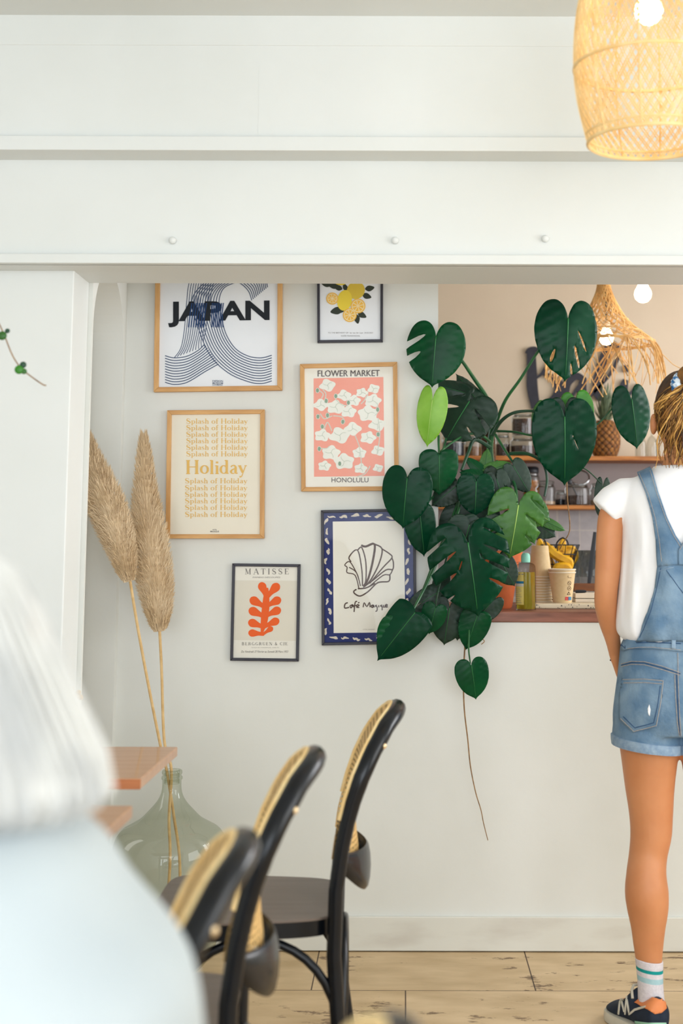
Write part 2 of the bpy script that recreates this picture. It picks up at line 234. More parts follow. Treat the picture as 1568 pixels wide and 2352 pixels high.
# ------------------------------------------------------------------ mesh helpers
ORG = {}
def catmull(pts, n=6, closed=False):
    pts = [tuple(p) for p in pts]; out = []; N = len(pts)
    rng = range(N) if closed else range(N-1)
    for i in rng:
        g = lambda k: pts[k % N] if closed else pts[max(0, min(N-1, k))]
        a, b, c, d = g(i-1), g(i), g(i+1), g(i+2)
        for j in range(n):
            u = j/n
            out.append(tuple(0.5*((2*b[k]) + (-a[k]+c[k])*u + (2*a[k]-5*b[k]+4*c[k]-d[k])*u*u + (-a[k]+3*b[k]-3*c[k]+d[k])*u**3) for k in range(len(b))))
    if not closed: out.append(pts[-1])
    return out
class MB:
    def __init__(s): s.v = []; s.f = []; s.m = []; s.uv = {}
    def add(s, vs, fs, mi=0):
        o = len(s.v); s.v += [tuple(v) for v in vs]; s.f += [tuple(i+o for i in f) for f in fs]; s.m += [mi]*len(fs); return o
    def box(s, x0, x1, y0, y1, z0, z1, mi=0):
        s.add([(x0, y0, z0), (x1, y0, z0), (x1, y1, z0), (x0, y1, z0), (x0, y0, z1), (x1, y0, z1), (x1, y1, z1), (x0, y1, z1)],
              [(0, 3, 2, 1), (4, 5, 6, 7), (0, 1, 5, 4), (1, 2, 6, 5), (2, 3, 7, 6), (3, 0, 4, 7)], mi); return s
    def prism(s, poly, fn, d0, d1, mi=0):
        """poly 2D list, fn(a,b,d)->xyz"""
        n = len(poly); vs = [fn(a, b, d0) for a, b in poly]+[fn(a, b, d1) for a, b in poly]
        tri = tessellate_polygon([[Vector((a, b, 0)) for a, b in poly]])
        fs = [tuple(t) for t in tri]+[tuple(n+i for i in reversed(t)) for t in tri]+[(i, (i+1) % n, n+(i+1) % n, n+i) for i in range(n)]
        s.add(vs, fs, mi); return s
    def loft(s, rings, closed=True, cap=True, mi=0):
        n = len(rings[0]); vs = [p for r in rings for p in r]; fs = []
        for i in range(len(rings)-1):
            for j in range(n if closed else n-1):
                k = (j+1) % n; fs.append((i*n+j, i*n+k, (i+1)*n+k, (i+1)*n+j))
        if cap and closed:
            fs.append(tuple(range(n))[::-1]); fs.append(tuple((len(rings)-1)*n+j for j in range(n)))
        s.add(vs, fs, mi); return s
    def tube(s, pts, r, n=8, mi=0, cap=True, flat=1.0, up=None):
        pts = [Vector(p) for p in pts]; N = len(pts)
        rr = r if isinstance(r, (list, tuple)) else [r]*N
        rings = []; prev = None
        for i, p in enumerate(pts):
            t = (pts[min(i+1, N-1)]-pts[max(i-1, 0)]);
            if t.length < 1e-9: t = Vector((0, 0, 1))
            t.normalize()
            if prev is None:
                a = up.copy() if up else (Vector((0, 0, 1)) if abs(t.z) < .9 else Vector((1, 0, 0)))
            else: a = prev
            a = (a - t*a.dot(t)); a.normalize(); prev = a; b = t.cross(a)
            rings.append([p + a*(math.cos(2*PI*k/n)*rr[i]) + b*(math.sin(2*PI*k/n)*rr[i]*flat) for k in range(n)])
        return s.loft(rings, True, cap, mi)
    def lathe(s, prof, c=(0, 0, 0), n=32, mi=0, cap=False):
        rings = [[(c[0]+r*math.cos(2*PI*k/n), c[1]+r*math.sin(2*PI*k/n), c[2]+z) for k in range(n)] for r, z in prof]
        return s.loft(rings, True, cap, mi)
    def sphere(s, c, r, n=16, m=10, mi=0):
        rx, ry, rz = r if isinstance(r, (tuple, list)) else (r, r, r)
        rings = []
        for i in range(m+1):
            a = -PI/2+PI*i/m; q = max(math.cos(a), 0.001)
            rings.append([(c[0]+rx*q*math.cos(2*PI*k/n), c[1]+ry*q*math.sin(2*PI*k/n), c[2]+rz*math.sin(a)) for k in range(n)])
        return s.loft(rings, True, True, mi)
    def build(s, name, mats, parent=None, smooth=True, origin=None, bevel=0, sub=0, solid=0, angle=40):
        me = bpy.data.meshes.new(name)
        o = bpy.data.objects.new(name, me); COL.objects.link(o)
        org = Vector(ORG[parent.name]) if parent else Vector(origin or (0, 0, 0))
        me.from_pydata([tuple(Vector(v)-org) for v in s.v], [], s.f)
        for m_ in (mats if isinstance(mats, (list, tuple)) else [mats]): me.materials.append(M[m_])
        me.polygons.foreach_set('material_index', s.m)
        bm = bmesh.new(); bm.from_mesh(me); bmesh.ops.recalc_face_normals(bm, faces=bm.faces); bm.to_mesh(me); bm.free()
        if smooth:
            me.polygons.foreach_set('use_smooth', [True]*len(me.polygons))
            try: me.set_sharp_from_angle(angle=R(angle))
            except Exception: pass
        ORG[o.name] = tuple(org)
        if parent: o.parent = parent
        else: o.location = org
        if solid: md = o.modifiers.new('solid', 'SOLIDIFY'); md.thickness = solid; md.offset = 0
        if bevel: md = o.modifiers.new('bevel', 'BEVEL'); md.width = bevel; md.segments = 3; md.limit_method = 'ANGLE'; md.angle_limit = R(40)
        if sub: md = o.modifiers.new('sub', 'SUBSURF'); md.levels = sub; md.render_levels = sub
        return o
def empty(name, loc):
    o = bpy.data.objects.new(name, None); COL.objects.link(o); o.location = loc; o.empty_display_size = 0.1; ORG[o.name] = tuple(loc); return o
def tag(o, label, cat, group=None, kind=None):
    o['label'] = label; o['category'] = cat
    if group: o['group'] = group
    if kind: o['kind'] = kind
    return o
def thing(name, loc, label, cat, group=None): return tag(empty(name, loc), label, cat, group)
def struct(name, mb, mats, bevel=0, smooth=False, label=None):
    o = mb.build(name, mats, None, smooth=smooth, bevel=bevel); o['kind'] = 'structure'
    if label: o['label'] = label
    return o
def copy_tree(o, parent=None):
    c = o.copy(); COL.objects.link(c); ORG[c.name] = ORG.get(o.name, (0, 0, 0))
    if parent: c.parent = parent
    for ch in list(o.children): copy_tree(ch, c)
    return c
def plabel(o, s): o['label'] = s; return o

# ================================================================== THE SETTING
YW = 4.384; YB = 5.9; ZB = U(784, 652, 3.9).z; XO = U(1006, 1000, YW).x; ZC = U(1200, 1429, YW).z
XL = -0.885; YBF, YBB = 3.61, 3.9
b = MB(); b.box(-3.2, 3.4, -2.6, 6.0, -0.05, 0); struct('floor', b, 'floor')
b = MB(); b.box(XL, XO, YW, YW+0.1, 0, 2.62); b.box(XO, 3.2, YW, YW+0.1, 0, ZC-0.001); struct('wall_gallery', b, 'wall')
b = MB(); b.box(-1.2, 3.2, YB, YB+0.1, 0, 2.62); struct('wall_kitchen', b, 'beige')
zs = U(1200, 1052, 5.66).z; zt2 = U(1200, 1166, 5.66).z
b = MB(); b.box(-1.1, 3.2, YB-0.012, YB, zt2, zs-.005); struct('trim_1', b, 'lilac')
b = MB(); b.box(-1.1, 3.2, YB-0.016, YB, 0.9, zt2-.005); struct('trim_2', b, 'tiles')
b = MB(); b.box(3.2, 3.3, -2.6, 6.0, 0, 2.8); struct('wall_right', b, 'wall')
b = MB(); b.box(-2.3, -2.2, -2.6, 6.0, 0, 2.8); struct('wall_left', b, 'wall')
b = MB(); b.box(-2.2, -0.995, 4.62, 4.7, 0, 2.62); struct('wall_hallway', b, 'hall')
zc = U(784, 38, 3.55).z
b = MB(); b.box(-2.2, 3.2, -2.6, YBF+.05, zc, zc+.06); struct('ceiling', b, 'beam')
b = MB(); b.box(-2.2, 3.2, YBB-.05, 6.0, 2.62, 2.68); struct('ceiling_kitchen', b, 'wall')
# front wall with three tall windows behind the camera
b = MB()
for x0, x1 in ((-2.2, -1.9), (-0.7, -0.5), (0.9, 1.1), (2.7, 3.2)): b.box(x0, x1, -2.6, -2.5, 0, zc)
b.box(-2.2, 3.2, -2.6, -2.5, 0, .45); b.box(-2.2, 3.2, -2.6, -2.5, 2.45, zc); struct('wall_front', b, 'wall')
for k, (x0, x1) in enumerate(((-1.9, -.7), (-.5, .9), (1.1, 2.7))):
    b = MB()
    for a in (x0, (x0+x1)/2-.02, x1-.04): b.box(a, a+.04, -2.58, -2.52, .45, 2.45)
    for z in (.45, 1.7, 2.41): b.box(x0, x1, -2.58, -2.52, z, z+.04)
    struct('window_%d' % (k+1), b, 'wall')
# left thick wall with the arched passage
b = MB(); ya, ybx, zsp = 3.905, 4.345, U(280, 805, 4.345).z; ra = (ybx-ya-.01)/2; yc = (ya+.01+ybx)/2
poly = [(ybx, 0), (YW, 0), (YW, 2.62), (ya-.005, 2.62), (ya-.005, 0), (ya+.01, 0), (ya+.01, zsp)]
poly += [(yc-ra*math.cos(PI*k/24), zsp+ra*math.sin(PI*k/24)) for k in range(1, 24)]+[(ybx, zsp)]
b.prism(poly, lambda y, z, d: (d, y, z), XL, XL-0.11); struct('wall_arch', b, 'wall')
b = MB(); q = [(ybx-.003+.0*k, z) for k, z in enumerate((0, zsp))]
pl = [Vector((XL-.1125, ybx-.004, z)) for z in (0, .5, 1, 1.5, zsp)]+[Vector((XL-.1125, yc+ra*math.cos(PI*k/24)-.004, zsp+ra*math.sin(PI*k/24))) for k in range(1, 8)]
b.tube(pl, [.004]*8+[.003, .0025, .002, .001], 6); struct('trim_3', b, 'gap')
# pier at the left end of the beam
b = MB(); b.box(-2.2, -0.897, 3.72, YBB, 0, ZB+.02); struct('wall_pier', b, 'beam', bevel=.004)
# beam
z605 = U(784, 605, YBF).z; z584 = U(784, 584, YBF).z; z370 = U(784, 369, 3.63).z; z345 = U(784, 346, 3.53).z; z313 = U(784, 313, 3.53).z
b = MB(); b.box(-2.2, 3.2, 3.632, YBB, ZB, zc+.03); b.box(-2.2, 3.2, YBF, 3.64, ZB, z584)
b.box(-2.2, 3.2, 3.548, 3.64, z370, zc+.03); b.box(-2.2, 3.2, 3.53, 3.55, z345, z313)
zcc = U(784, 100, 3.53).z; b.box(-2.2, 3.2, 3.5455, 3.55, zcc, zc+.01)
struct('wall_beam', b, 'beam', bevel=.004)
a0 = U(595, 142, 3.545); a1 = U(765, 313, 3.545)
b = MB(); b.box(a0.x, a1.x, 3.5474, 3.56, a1.z, a0.z); struct('trim_4', b, 'beam')
for px, py in ((396, 552), (907, 552), (1252, 548)):
    c = U(px, py, 3.625); b = MB(); b.sphere((c.x, c.y, c.z), (.010, .008, .010)); b.tube([c, c+Vector((0, .012, 0))], .005)
    o = b.build('screw_cap', 'beam', None, origin=c)
    tag(o, {396: 'white screw cap on the beam above the big JAPAN poster', 907: 'white screw cap on the beam above the black-framed lemon print', 1252: 'white screw cap on the beam above the kitchen opening'}[px], 'screw', None)
# skirting board
hz = U(900, 2106, YW-.012).z
b = MB(); b.box(XL, 3.2, YW-.014, YW, 0.004, hz); struct('baseboard_gallery', b, 'skirt', bevel=.002)
b = MB(); b.box(XL-.11, XL+.01, 3.9, 3.91, 0.004, hz*.0+.012); struct('baseboard_left', b, 'skirt')

# worktop (pass-through counter)
yt0, yt1 = YW-.006, 5.05
zt = U(1200, 1405, yt0).z
b = MB(); b.box(XO+.002, 3.19, yt0, yt1, ZC, zt); o = b.build('worktop', 'worktop', None, smooth=False, origin=(1.0, 4.6, ZC), bevel=.003)
tag(o, 'thick reddish brown wooden worktop running along the top of the white half wall', 'worktop')
b = MB(); b.box(XO+.02, 3.18, YW+.105, yt1-.02, .0, ZC-.001); o = b.build('counter_cabinet', 'whitebox', None, smooth=False, origin=(1, 4.7, 0)); tag(o, 'plain counter carcass behind the half wall carrying the wooden worktop', 'cabinet')
# shelves on the kitchen wall
ztop1 = U(1200, 1047, 5.66).z; zbot1 = U(1200, 1057, 5.66).z; ztop2 = U(1300, 1160.5, 5.66).z; zbot2 = U(1300, 1169.5, 5.66).z
xs0 = U(1010, 1050, 5.66).x-.12
b = MB(); b.box(xs0, 3.0, 5.66, YB-.001, zbot1, ztop1); o = b.build('wall_shelf', 'shelf', None, smooth=False, origin=(.8, 5.8, zbot1), bevel=.002)
tag(o, 'upper long wooden shelf carrying the pineapple and stacked jars', 'shelf', 'kitchen wall shelves')
b = MB(); b.box(xs0, 2.4, 5.66, YB-.017, zbot2, ztop2); o = b.build('wall_shelf', 'shelf', None, smooth=False, origin=(.8, 5.8, zbot2), bevel=.002)
tag(o, 'lower wooden shelf just above the grey tiles, carrying open clip-top jars', 'shelf', 'kitchen wall shelves')

# ================================================================== PRINT HELPERS
_tc = {}
def text_geo(s, bold):
    if (s, bold) in _tc: return _tc[(s, bold)]
    cu = bpy.data.curves.new('t', 'FONT'); cu.body = s; cu.size = 1; cu.offset = bold; cu.resolution_u = 4
    o = bpy.data.objects.new('t', cu); COL.objects.link(o); bpy.context.view_layer.update()
    me = o.evaluated_get(bpy.context.evaluated_depsgraph_get()).to_mesh()
    vs = [(v.co.x, v.co.y) for v in me.vertices]; fs = [tuple(p.vertices) for p in me.polygons]
    o.evaluated_get(bpy.context.evaluated_depsgraph_get()).to_mesh_clear(); bpy.data.objects.remove(o); bpy.data.curves.remove(cu)
    xs = [v[0] for v in vs]; ys = [v[1] for v in vs]
    x0, x1, y0, y1 = min(xs), max(xs), min(ys), max(ys)
    r = ([((x-x0)/(x1-x0), (y-y0)/(y1-y0)) for x, y in vs], fs); _tc[(s, bold)] = r; return r
T_, t_ = .15, .045
def ser(x, y, h=.13): return ('L', [(x-h, y, .045), (x+h, y, .045)])
def oval(cx, cy, rx, ry, wt=.15, wn=.045, a0=0, a1=360, n=20):
    return ('L', [(cx+rx*math.cos(R(a0+(a1-a0)*k/n)), cy+ry*math.sin(R(a0+(a1-a0)*k/n)), wn+(wt-wn)*abs(math.cos(R(a0+(a1-a0)*k/n)))**1.5) for k in range(n+1)])
def st(x, y0, y1, w=T_): return ('L', [(x, y0, w), (x, y1, w)])
SG = {
 'H': (.98, [st(.2, 0, 1), st(.76, 0, 1), ('L', [(.2, .5, t_), (.76, .5, t_)]), ser(.2, 0), ser(.2, .98), ser(.76, 0), ser(.76, .98)]),
 'S': (.74, [('C', [(.58, .76, .04), (.5, .93, .05), (.34, .98, .06), (.15, .86, .11), (.17, .63, .15), (.4, .48, .17), (.6, .32, .15), (.6, .13, .11), (.4, .02, .06), (.2, .05, .05), (.11, .26, .04)]), ('L', [(.59, .72, .03), (.59, .97, .03)]), ('L', [(.11, .03, .03), (.11, .28, .03)])]),
 's': (.48, [('C', [(.37, .47, .03), (.3, .59, .04), (.2, .61, .05), (.1, .52, .08), (.12, .4, .1), (.27, .3, .11), (.38, .19, .1), (.37, .07, .07), (.25, .01, .04), (.12, .04, .04), (.07, .17, .03)])]),
 'a': (.56, [('C', [(.1, .5, .09), (.2, .61, .05), (.34, .59, .08), (.4, .46, .13), (.4, .12, .13), (.46, .02, .06), (.55, .06, .03)]), ('C', [(.4, .38, .04), (.2, .31, .07), (.1, .15, .12), (.18, .02, .06), (.3, .03, .04), (.4, .14, .04)])]),
 'p': (.66, [st(.17, -.3, .6, .13), oval(.34, .31, .22, .29, .13, .04, -150, 150), ser(.17, -.3, .11), ('L', [(.02, .58, .05), (.17, .6, .05)])]),
 'l': (.34, [st(.17, 0, 1, .13), ser(.17, 0, .11), ('L', [(.04, .97, .05), (.17, .99, .05)])]),
 'h': (.66, [st(.16, 0, 1, .13), ('C', [(.16, .42, .04), (.3, .6, .06), (.44, .56, .11), (.48, .4, .13), (.48, .2, .13), (.48, 0, .13)]), ser(.16, 0, .11), ser(.48, 0, .11), ('L', [(.03, .97, .05), (.16, .99, .05)])]),
 'o': (.6, [oval(.29, .31, .22, .29, .13, .04)]),
 'f': (.4, [('C', [(.44, .9, .08), (.36, .99, .05), (.25, .95, .09), (.2, .8, .13), (.2, .4, .13), (.2, 0, .13)]), ('L', [(.06, .6, .045), (.4, .6, .045)]), ser(.2, 0, .12)]),
 'i': (.34, [st(.17, 0, .6, .13), ser(.17, 0, .11), ('L', [(.04, .58, .05), (.17, .6, .05)]), ('L', [(.17, .76, .13), (.17, .9, .13)])]),
 'd': (.64, [oval(.27, .31, .2, .29, .13, .04, 40, 320), st(.46, 0, 1, .13), ('L', [(.33, .97, .05), (.46, .99, .05)]), ('L', [(.46, .02, .05), (.58, .03, .05)])]),
 'y': (.58, [('L', [(.1, .6, .13), (.31, .08, .13)]), ('L', [(.5, .6, .05), (.24, -.2, .05)]), ('L', [(.24, -.2, .06), (.1, -.24, .1)]), ser(.1, .59, .1), ser(.5, .59, .08)]),
 'M': (1.12, [st(.18, 0, 1, .05), ('L', [(.2, 1, .15), (.52, .05, .12)]), ('L', [(.84, 1, .05), (.54, .05, .05)]), st(.86, 0, 1, .16), ser(.18, 0), ser(.86, 0), ser(.14, .98, .1), ser(.9, .98, .1)]),
 'A': (.92, [('L', [(.44, 1, .05), (.12, 0, .05)]), ('L', [(.44, 1, .16), (.8, 0, .16)]), ('L', [(.24, .34, .045), (.66, .34, .045)]), ser(.12, 0), ser(.8, 0)]),
 'T': (.86, [st(.42, 0, 1, .16), ('L', [(.06, .97, .05), (.78, .97, .05)]), ('L', [(.07, .97, .04), (.07, .74, .04)]), ('L', [(.77, .97, .04), (.77, .74, .04)]), ser(.42, 0)]),
 'I': (.42, [st(.21, 0, 1, .16), ser(.21, 0), ser(.21, .98)]),
 'E': (.8, [st(.2, 0, 1, .16), ('L', [(.06, .97, .05), (.68, .97, .05)]), ('L', [(.06, .02, .05), (.72, .02, .05)]), ('L', [(.2, .5, .045), (.5, .5, .045)]), ('L', [(.67, .97, .04), (.67, .76, .04)]), ('L', [(.71, .02, .04), (.71, .26, .04)]), ('L', [(.5, .4, .04), (.5, .6, .04)])]),
 'B': (.82, [st(.2, 0, 1, .16), oval(.4, .74, .2, .24, .14, .045, -90, 90), oval(.4, .26, .26, .25, .15, .045, -90, 90), ('L', [(.06, .975, .045), (.42, .975, .045)]), ('L', [(.06, .015, .045), (.42, .015, .045)]), ('L', [(.2, .505, .045), (.42, .505, .045)])]),
 'R': (.88, [st(.2, 0, 1, .16), oval(.4, .74, .22, .24, .15, .045, -90, 90), ('L', [(.06, .975, .045), (.42, .975, .045)]), ('L', [(.2, .5, .045), (.42, .5, .045)]), ('C', [(.42, .5, .08), (.58, .3, .15), (.64, .08, .12), (.78, .02, .05)]), ser(.2, 0)]),
 'G': (.92, [oval(.46, .5, .34, .48, .16, .045, 45, 330), ('L', [(.74, .0, .14), (.74, .38, .14)]), ser(.74, .4, .12)]),
 'C': (.86, [oval(.46, .5, .34, .48, .16, .045, 42, 318), ('L', [(.72, .7, .04), (.72, .95, .04)])]),
 'U': (.9, [('L', [(.2, 1, .16), (.2, .3, .16)]), oval(.46, .3, .26, .28, .14, .045, 180, 360), ('L', [(.72, .3, .05), (.72, 1, .05)]), ser(.2, .98), ser(.72, .98, .1)]),
 'N': (.98, [st(.18, 0, 1, .05), ('L', [(.18, 1, .16), (.78, 0, .16)]), st(.78, 0, 1, .05), ser(.18, 0), ser(.14, .98, .1), ser(.78, .98)]),
 '&': (.9, [('C', [(.72, .5, .05), (.62, .2, .1), (.4, .02, .08), (.16, .1, .12), (.16, .34, .12), (.36, .54, .07), (.52, .74, .07), (.46, .95, .05), (.3, .95, .08), (.24, .78, .1), (.36, .5, .13), (.56, .2, .13), (.74, .02, .06)])]),
 ' ': (.34, []),
}
class Flat:
    """graphics printed on a flat sheet standing at depth Y"""
    def __init__(s, Y): s.Y = Y; s.mb = MB(); s.k = 0; s.mi = {}; s.mats = []
    def m(s, name):
        if name not in s.mi: s.mi[name] = len(s.mats); s.mats.append(name)
        return s.mi[name]
    def off(s, layer): s.k += 1; return -.0004*layer - (s.k % 60)*5e-6
    def pt(s, x, y, o): v = U(x, y, s.Y); return (v.x, s.Y+o, v.z)
    def poly(s, pts, mat, layer=1, smooth=0):
        if smooth: pts = catmull(pts, smooth, True)
        o = s.off(layer); tri = tessellate_polygon([[Vector((a, b, 0)) for a, b in pts]])
        s.mb.add([s.pt(a, b, o) for a, b in pts], tri, s.m(mat))
    def ell(s, x, y, rx, ry, mat, layer=1, ang=0, n=20):
        ca, sa = math.cos(R(ang)), math.sin(R(ang))
        s.poly([(x+rx*math.cos(2*PI*k/n)*ca-ry*math.sin(2*PI*k/n)*sa, y+rx*math.cos(2*PI*k/n)*sa+ry*math.sin(2*PI*k/n)*ca) for k in range(n)], mat, layer)
    def stroke(s, pts, mat, w=None, layer=1, smooth=0):
        pts = [(p[0], p[1], p[2] if len(p) > 2 else w) for p in pts]
        if smooth: pts = catmull(pts, smooth)
        o = s.off(layer); vs = []; N = len(pts)
        for i, (x, y, ww) in enumerate(pts):
            a = pts[max(0, i-1)]; c = pts[min(N-1, i+1)]; dx, dy = c[0]-a[0], c[1]-a[1]; L = math.hypot(dx, dy) or 1
            nx, ny = -dy/L*ww/2, dx/L*ww/2; vs += [s.pt(x+nx, y+ny, o), s.pt(x-nx, y-ny, o)]
        s.mb.add(vs, [(2*i, 2*i+1, 2*i+3, 2*i+2) for i in range(N-1)], s.m(mat))
    def text(s, str_, x0, x1, yt, yb, mat, layer=1, bold=0.0, skew=0, tilt=0):
        vs, fs = text_geo(str_, bold); o = s.off(layer)
        s.mb.add([s.pt(x0+(x1-x0)*a+skew*b, yb+(yt-yb)*b+tilt*a, o) for a, b in vs], fs, s.m(mat))
    def serif(s, str_, x0, x1, ytop, ybase, mat, layer=1, space=0.0, tilt=0, wmul=1):
        adv = sum(SG[c][0]+space for c in str_)-space; kx = (x1-x0)/adv; ky = (ybase-ytop); x = x0
        for c in str_:
            for ty, pts in SG[c][1]:
                P = [(x+a*kx, ybase-b_*ky+tilt*(x-x0)/(x1-x0), w_*wmul*(kx+ky)/2) for a, b_, w_ in pts]
                s.stroke(P, mat, layer=layer, smooth=4 if ty == 'C' else 0)
            x += (SG[c][0]+space)*kx
YP = YW-.016
def frame(outer, fw, mat, depth, label, cat, group, paper, matx=None):
    """outer: 4 px corners TL TR BR BL; fw frame width in px"""
    P = [U(x, y, YW) for x, y in outer]; c = sum(P, Vector())/4
    root = thing('framed_poster', (c.x, YW, min(p.z for p in P)), label, cat, group)
    def inset(d):
        out = []
        for i in range(4):
            a = Vector(outer[i]); p = Vector(outer[i-1]); n = Vector(outer[(i+1) % 4]); out.append(tuple(a+(p-a).normalized()*d+(n-a).normalized()*d))
        return out
    inn = inset(fw); b = MB()
    y0, y1 = YW-depth, YW-.001
    for i in range(4):
        j = (i+1) % 4; q = [outer[i], outer[j], inn[j], inn[i]]
        vs = []
        for Y in (y0, y1):
            for x, y in q: v = U(x, y, YW-depth/2); vs.append((v.x, Y, v.z))
        b.add(vs, [(0, 1, 2, 3), (7, 6, 5, 4), (0, 4, 5, 1), (1, 5, 6, 2), (2, 6, 7, 3), (3, 7, 4, 0)], 0 if i % 2 else 1)
    b.build('frame', [mat, matx or mat], root, smooth=False, bevel=.0012)
    F = Flat(YW-depth+.008); F.poly(inset(fw-1.5), paper, 0)
    return root, F, inset
def finish(root, F, inset, fw, depth, name='print'):
    F.mb.build(name, F.mats, root, smooth=False)
    g = MB(); q = inset(fw-1); Y = YW-depth+.004; g.add([(U(x, y, Y).x, Y, U(x, y, Y).z) for x, y in q], [(0, 1, 2, 3)]); g.build('glass', 'pane', root, smooth=False)

# ---- JAPAN
o4 = [(359, 524), (649, 524), (648, 897), (354, 901)]
root, F, ins = frame(o4, 11, 'oak', .022, 'large oak-framed poster reading JAPAN over flowing blue lines, top left of the picture wall', 'poster', 'framed posters', 'paper_white', 'oakx')
N = 11
for k in range(N):   # right-going ribbon: from the top left, down and sweeping out right; and the left-going one
    d = k*6.6
    F.stroke([(624, 816+k*5.9), (600, 822+k*5.9), (570, 818+k*6.0-d*.02), (540-d*.25, 800+k*5.6), (518-d*.55, 765+k*5), (507-d*.8, 720+k*3), (503-d*.95, 690), (512-d*.62, 664-k*1.6), (532-d*.2, 652-k*3.4), (550+d*.1, 650-k*4.2), (570+d*.5, 668-k*4), (578+d*.55, 690-k*3.0)], 'ink_navy', 2.1, 1, 5)
    F.stroke([(379, 817+k*6.1), (400, 822+k*6.1), (430, 818+k*6.0), (456+k*1.4, 804+k*5.0), (470+k*3.2, 790+k*4.6)], 'ink_navy', 2.1, 1, 5)
    F.stroke([(400+k*7, 822-k*2.6), (415+k*5.2, 800-k*2), (423+k*4.9, 760), (428+k*5.2, 700), (434+k*5.6, 650), (450+k*5.5, 600), (470+k*5, 570)], 'ink_navy', 1.7, 1, 5)
F.text('JAPAN', 386, 619, 693, 752, 'ink_black', 3, .035, tilt=-3)
for x0, x1, s0, s1 in ((441, 446, 427, 433),): pass
for k in range(7):   # lines that run over the letters
    F.stroke([(433+k*5.6, 752), (437+k*5.6, 720), (441+k*5.6, 696)], 'ink_blue', 2.6, 4)
    F.stroke([(487+k*4.2, 752), (486+k*4.0, 720), (488+k*4.2, 696)], 'ink_blue', 2.2, 4)
F.text('DESIGN', 488, 512, 873, 878, 'ink_navy', 2, .01); F.text('MUSEUM', 488, 512, 878.5, 882, 'ink_navy', 2, .01); F.text('DANMARK', 488, 512, 882.5, 885.5, 'ink_navy', 2, .01)
finish(root, F, ins, 11, .022)
# ---- lemons
o4 = [(728, 575), (880, 575), (879, 786), (729, 788)]
root, F, ins = frame(o4, 6, 'blackframe', .02, 'small black-framed print of yellow lemons and dark leaves, partly hidden by the beam', 'poster', 'framed posters', 'paper_white')
def leafp(x, y, L, a, wd=.3): 
    ca, sa = math.cos(R(a)), math.sin(R(a)); P = [(0, 0), (.3, wd), (.65, wd*.9), (1, 0), (.65, -wd*.8), (.3, -wd*.9)]
    F.poly([(x+L*(u*ca-v*sa), y+L*(u*sa+v*ca)) for u, v in P], 'olive_leaf', 2, 4)
for a in ((778, 658, 26, 190), (762, 655, 30, 200), (838, 664, 22, -10), (832, 676, 22, 20), (786, 712, 28, 170), (790, 714, 24, 190), (818, 722, 22, 80), (822, 718, 22, 30), (795, 668, 18, 250), (786, 664, 20, 195)): leafp(*a)
F.ell(780, 640, 19, 15, 'lemon', 3, 20); F.ell(817, 667, 20, 21, 'lemon_deep', 3, 60); F.ell(791, 690, 17, 24, 'lemon', 4, 10); F.ell(800, 625, 20, 18, 'lemon_deep', 3)
for x, y, r in ((763, 686, 13), (822, 703, 16), (803, 724, 15)):
    F.ell(x, y, r+1, r+1, 'orange_slice', 5); F.ell(x, y, r-1.5, r-1.5, 'slice_pale', 6)
    for k in range(8):
        a = k*45+10; F.poly([(x+math.cos(R(a))*2, y+math.sin(R(a))*2), (x+math.cos(R(a-17))*(r-3), y+math.sin(R(a-17))*(r-3)), (x+math.cos(R(a+17))*(r-3), y+math.sin(R(a+17))*(r-3))], 'orange_slice', 7)
F.text('TO THE BIRTHDAY OF  Sar van der Laan  24.05.2021', 753, 856, 763, 766, 'ink_grey', 2); F.text('HUIZE FRANKENDAEL', 783, 827, 770, 773, 'ink_grey', 2)
finish(root, F, ins, 6, .02)
# ---- flower market
o4 = [(689, 837), (912, 832), (916, 1127), (692, 1129)]
root, F, ins = frame(o4, 10, 'oak', .022, 'oak-framed FLOWER MARKET poster with pale blossoms on coral, centre of the picture wall', 'poster', 'framed posters', 'paper_ecru', 'oakx')
F.text('FLOWER MARKET', 729, 871, 851, 865, 'title_taupe', 2, 0, tilt=-1); F.text('FLOWER MARKET', 729.9, 871.9, 850.6, 865.4, 'title_taupe', 3, 0, tilt=-1); F.text('HONOLULU', 761, 846, 1097, 1108, 'title_taupe', 2, .01)
F.poly([(720, 869), (880, 866), (883, 1093), (721, 1095)], 'coral', 1)
rnd = random.Random(3)
def bloom(x, y, r):
    n = rnd.choice((4, 5, 5)); a0 = rnd.random()*2
    F.poly([(x+r*(.92+.14*math.cos(n*th+a0)+.06*math.sin(3*th))*math.cos(th)*1.1, y+r*(.78+.12*math.cos(n*th+a0))*math.sin(th)) for th in [2*PI*k/30 for k in range(30)]], 'bloom_white', 3)
    for k in range(3):
        a = a0+k*2.1; F.stroke([(x, y), (x+r*.4*math.cos(a), y+r*.4*math.sin(a)), (x+r*.7*math.cos(a+.3), y+r*.6*math.sin(a+.3))], 'bloom_line', .8, 4, 3)
for x, y, r in ((752, 885, 17), (790, 908, 15), (812, 920, 15), (831, 902, 13), (858, 893, 13), (856, 920, 18), (737, 930, 16), (770, 935, 19), (800, 945, 17), (845, 950, 22), (866, 975, 18), (740, 1000, 17), (780, 1000, 22), (810, 985, 18), (845, 1005, 17), (868, 1035, 14), (760, 1040, 20), (790, 1060, 22), (825, 1040, 15), (828, 1076, 14), (745, 1070, 14), (868, 1075, 11)): bloom(x, y, r)
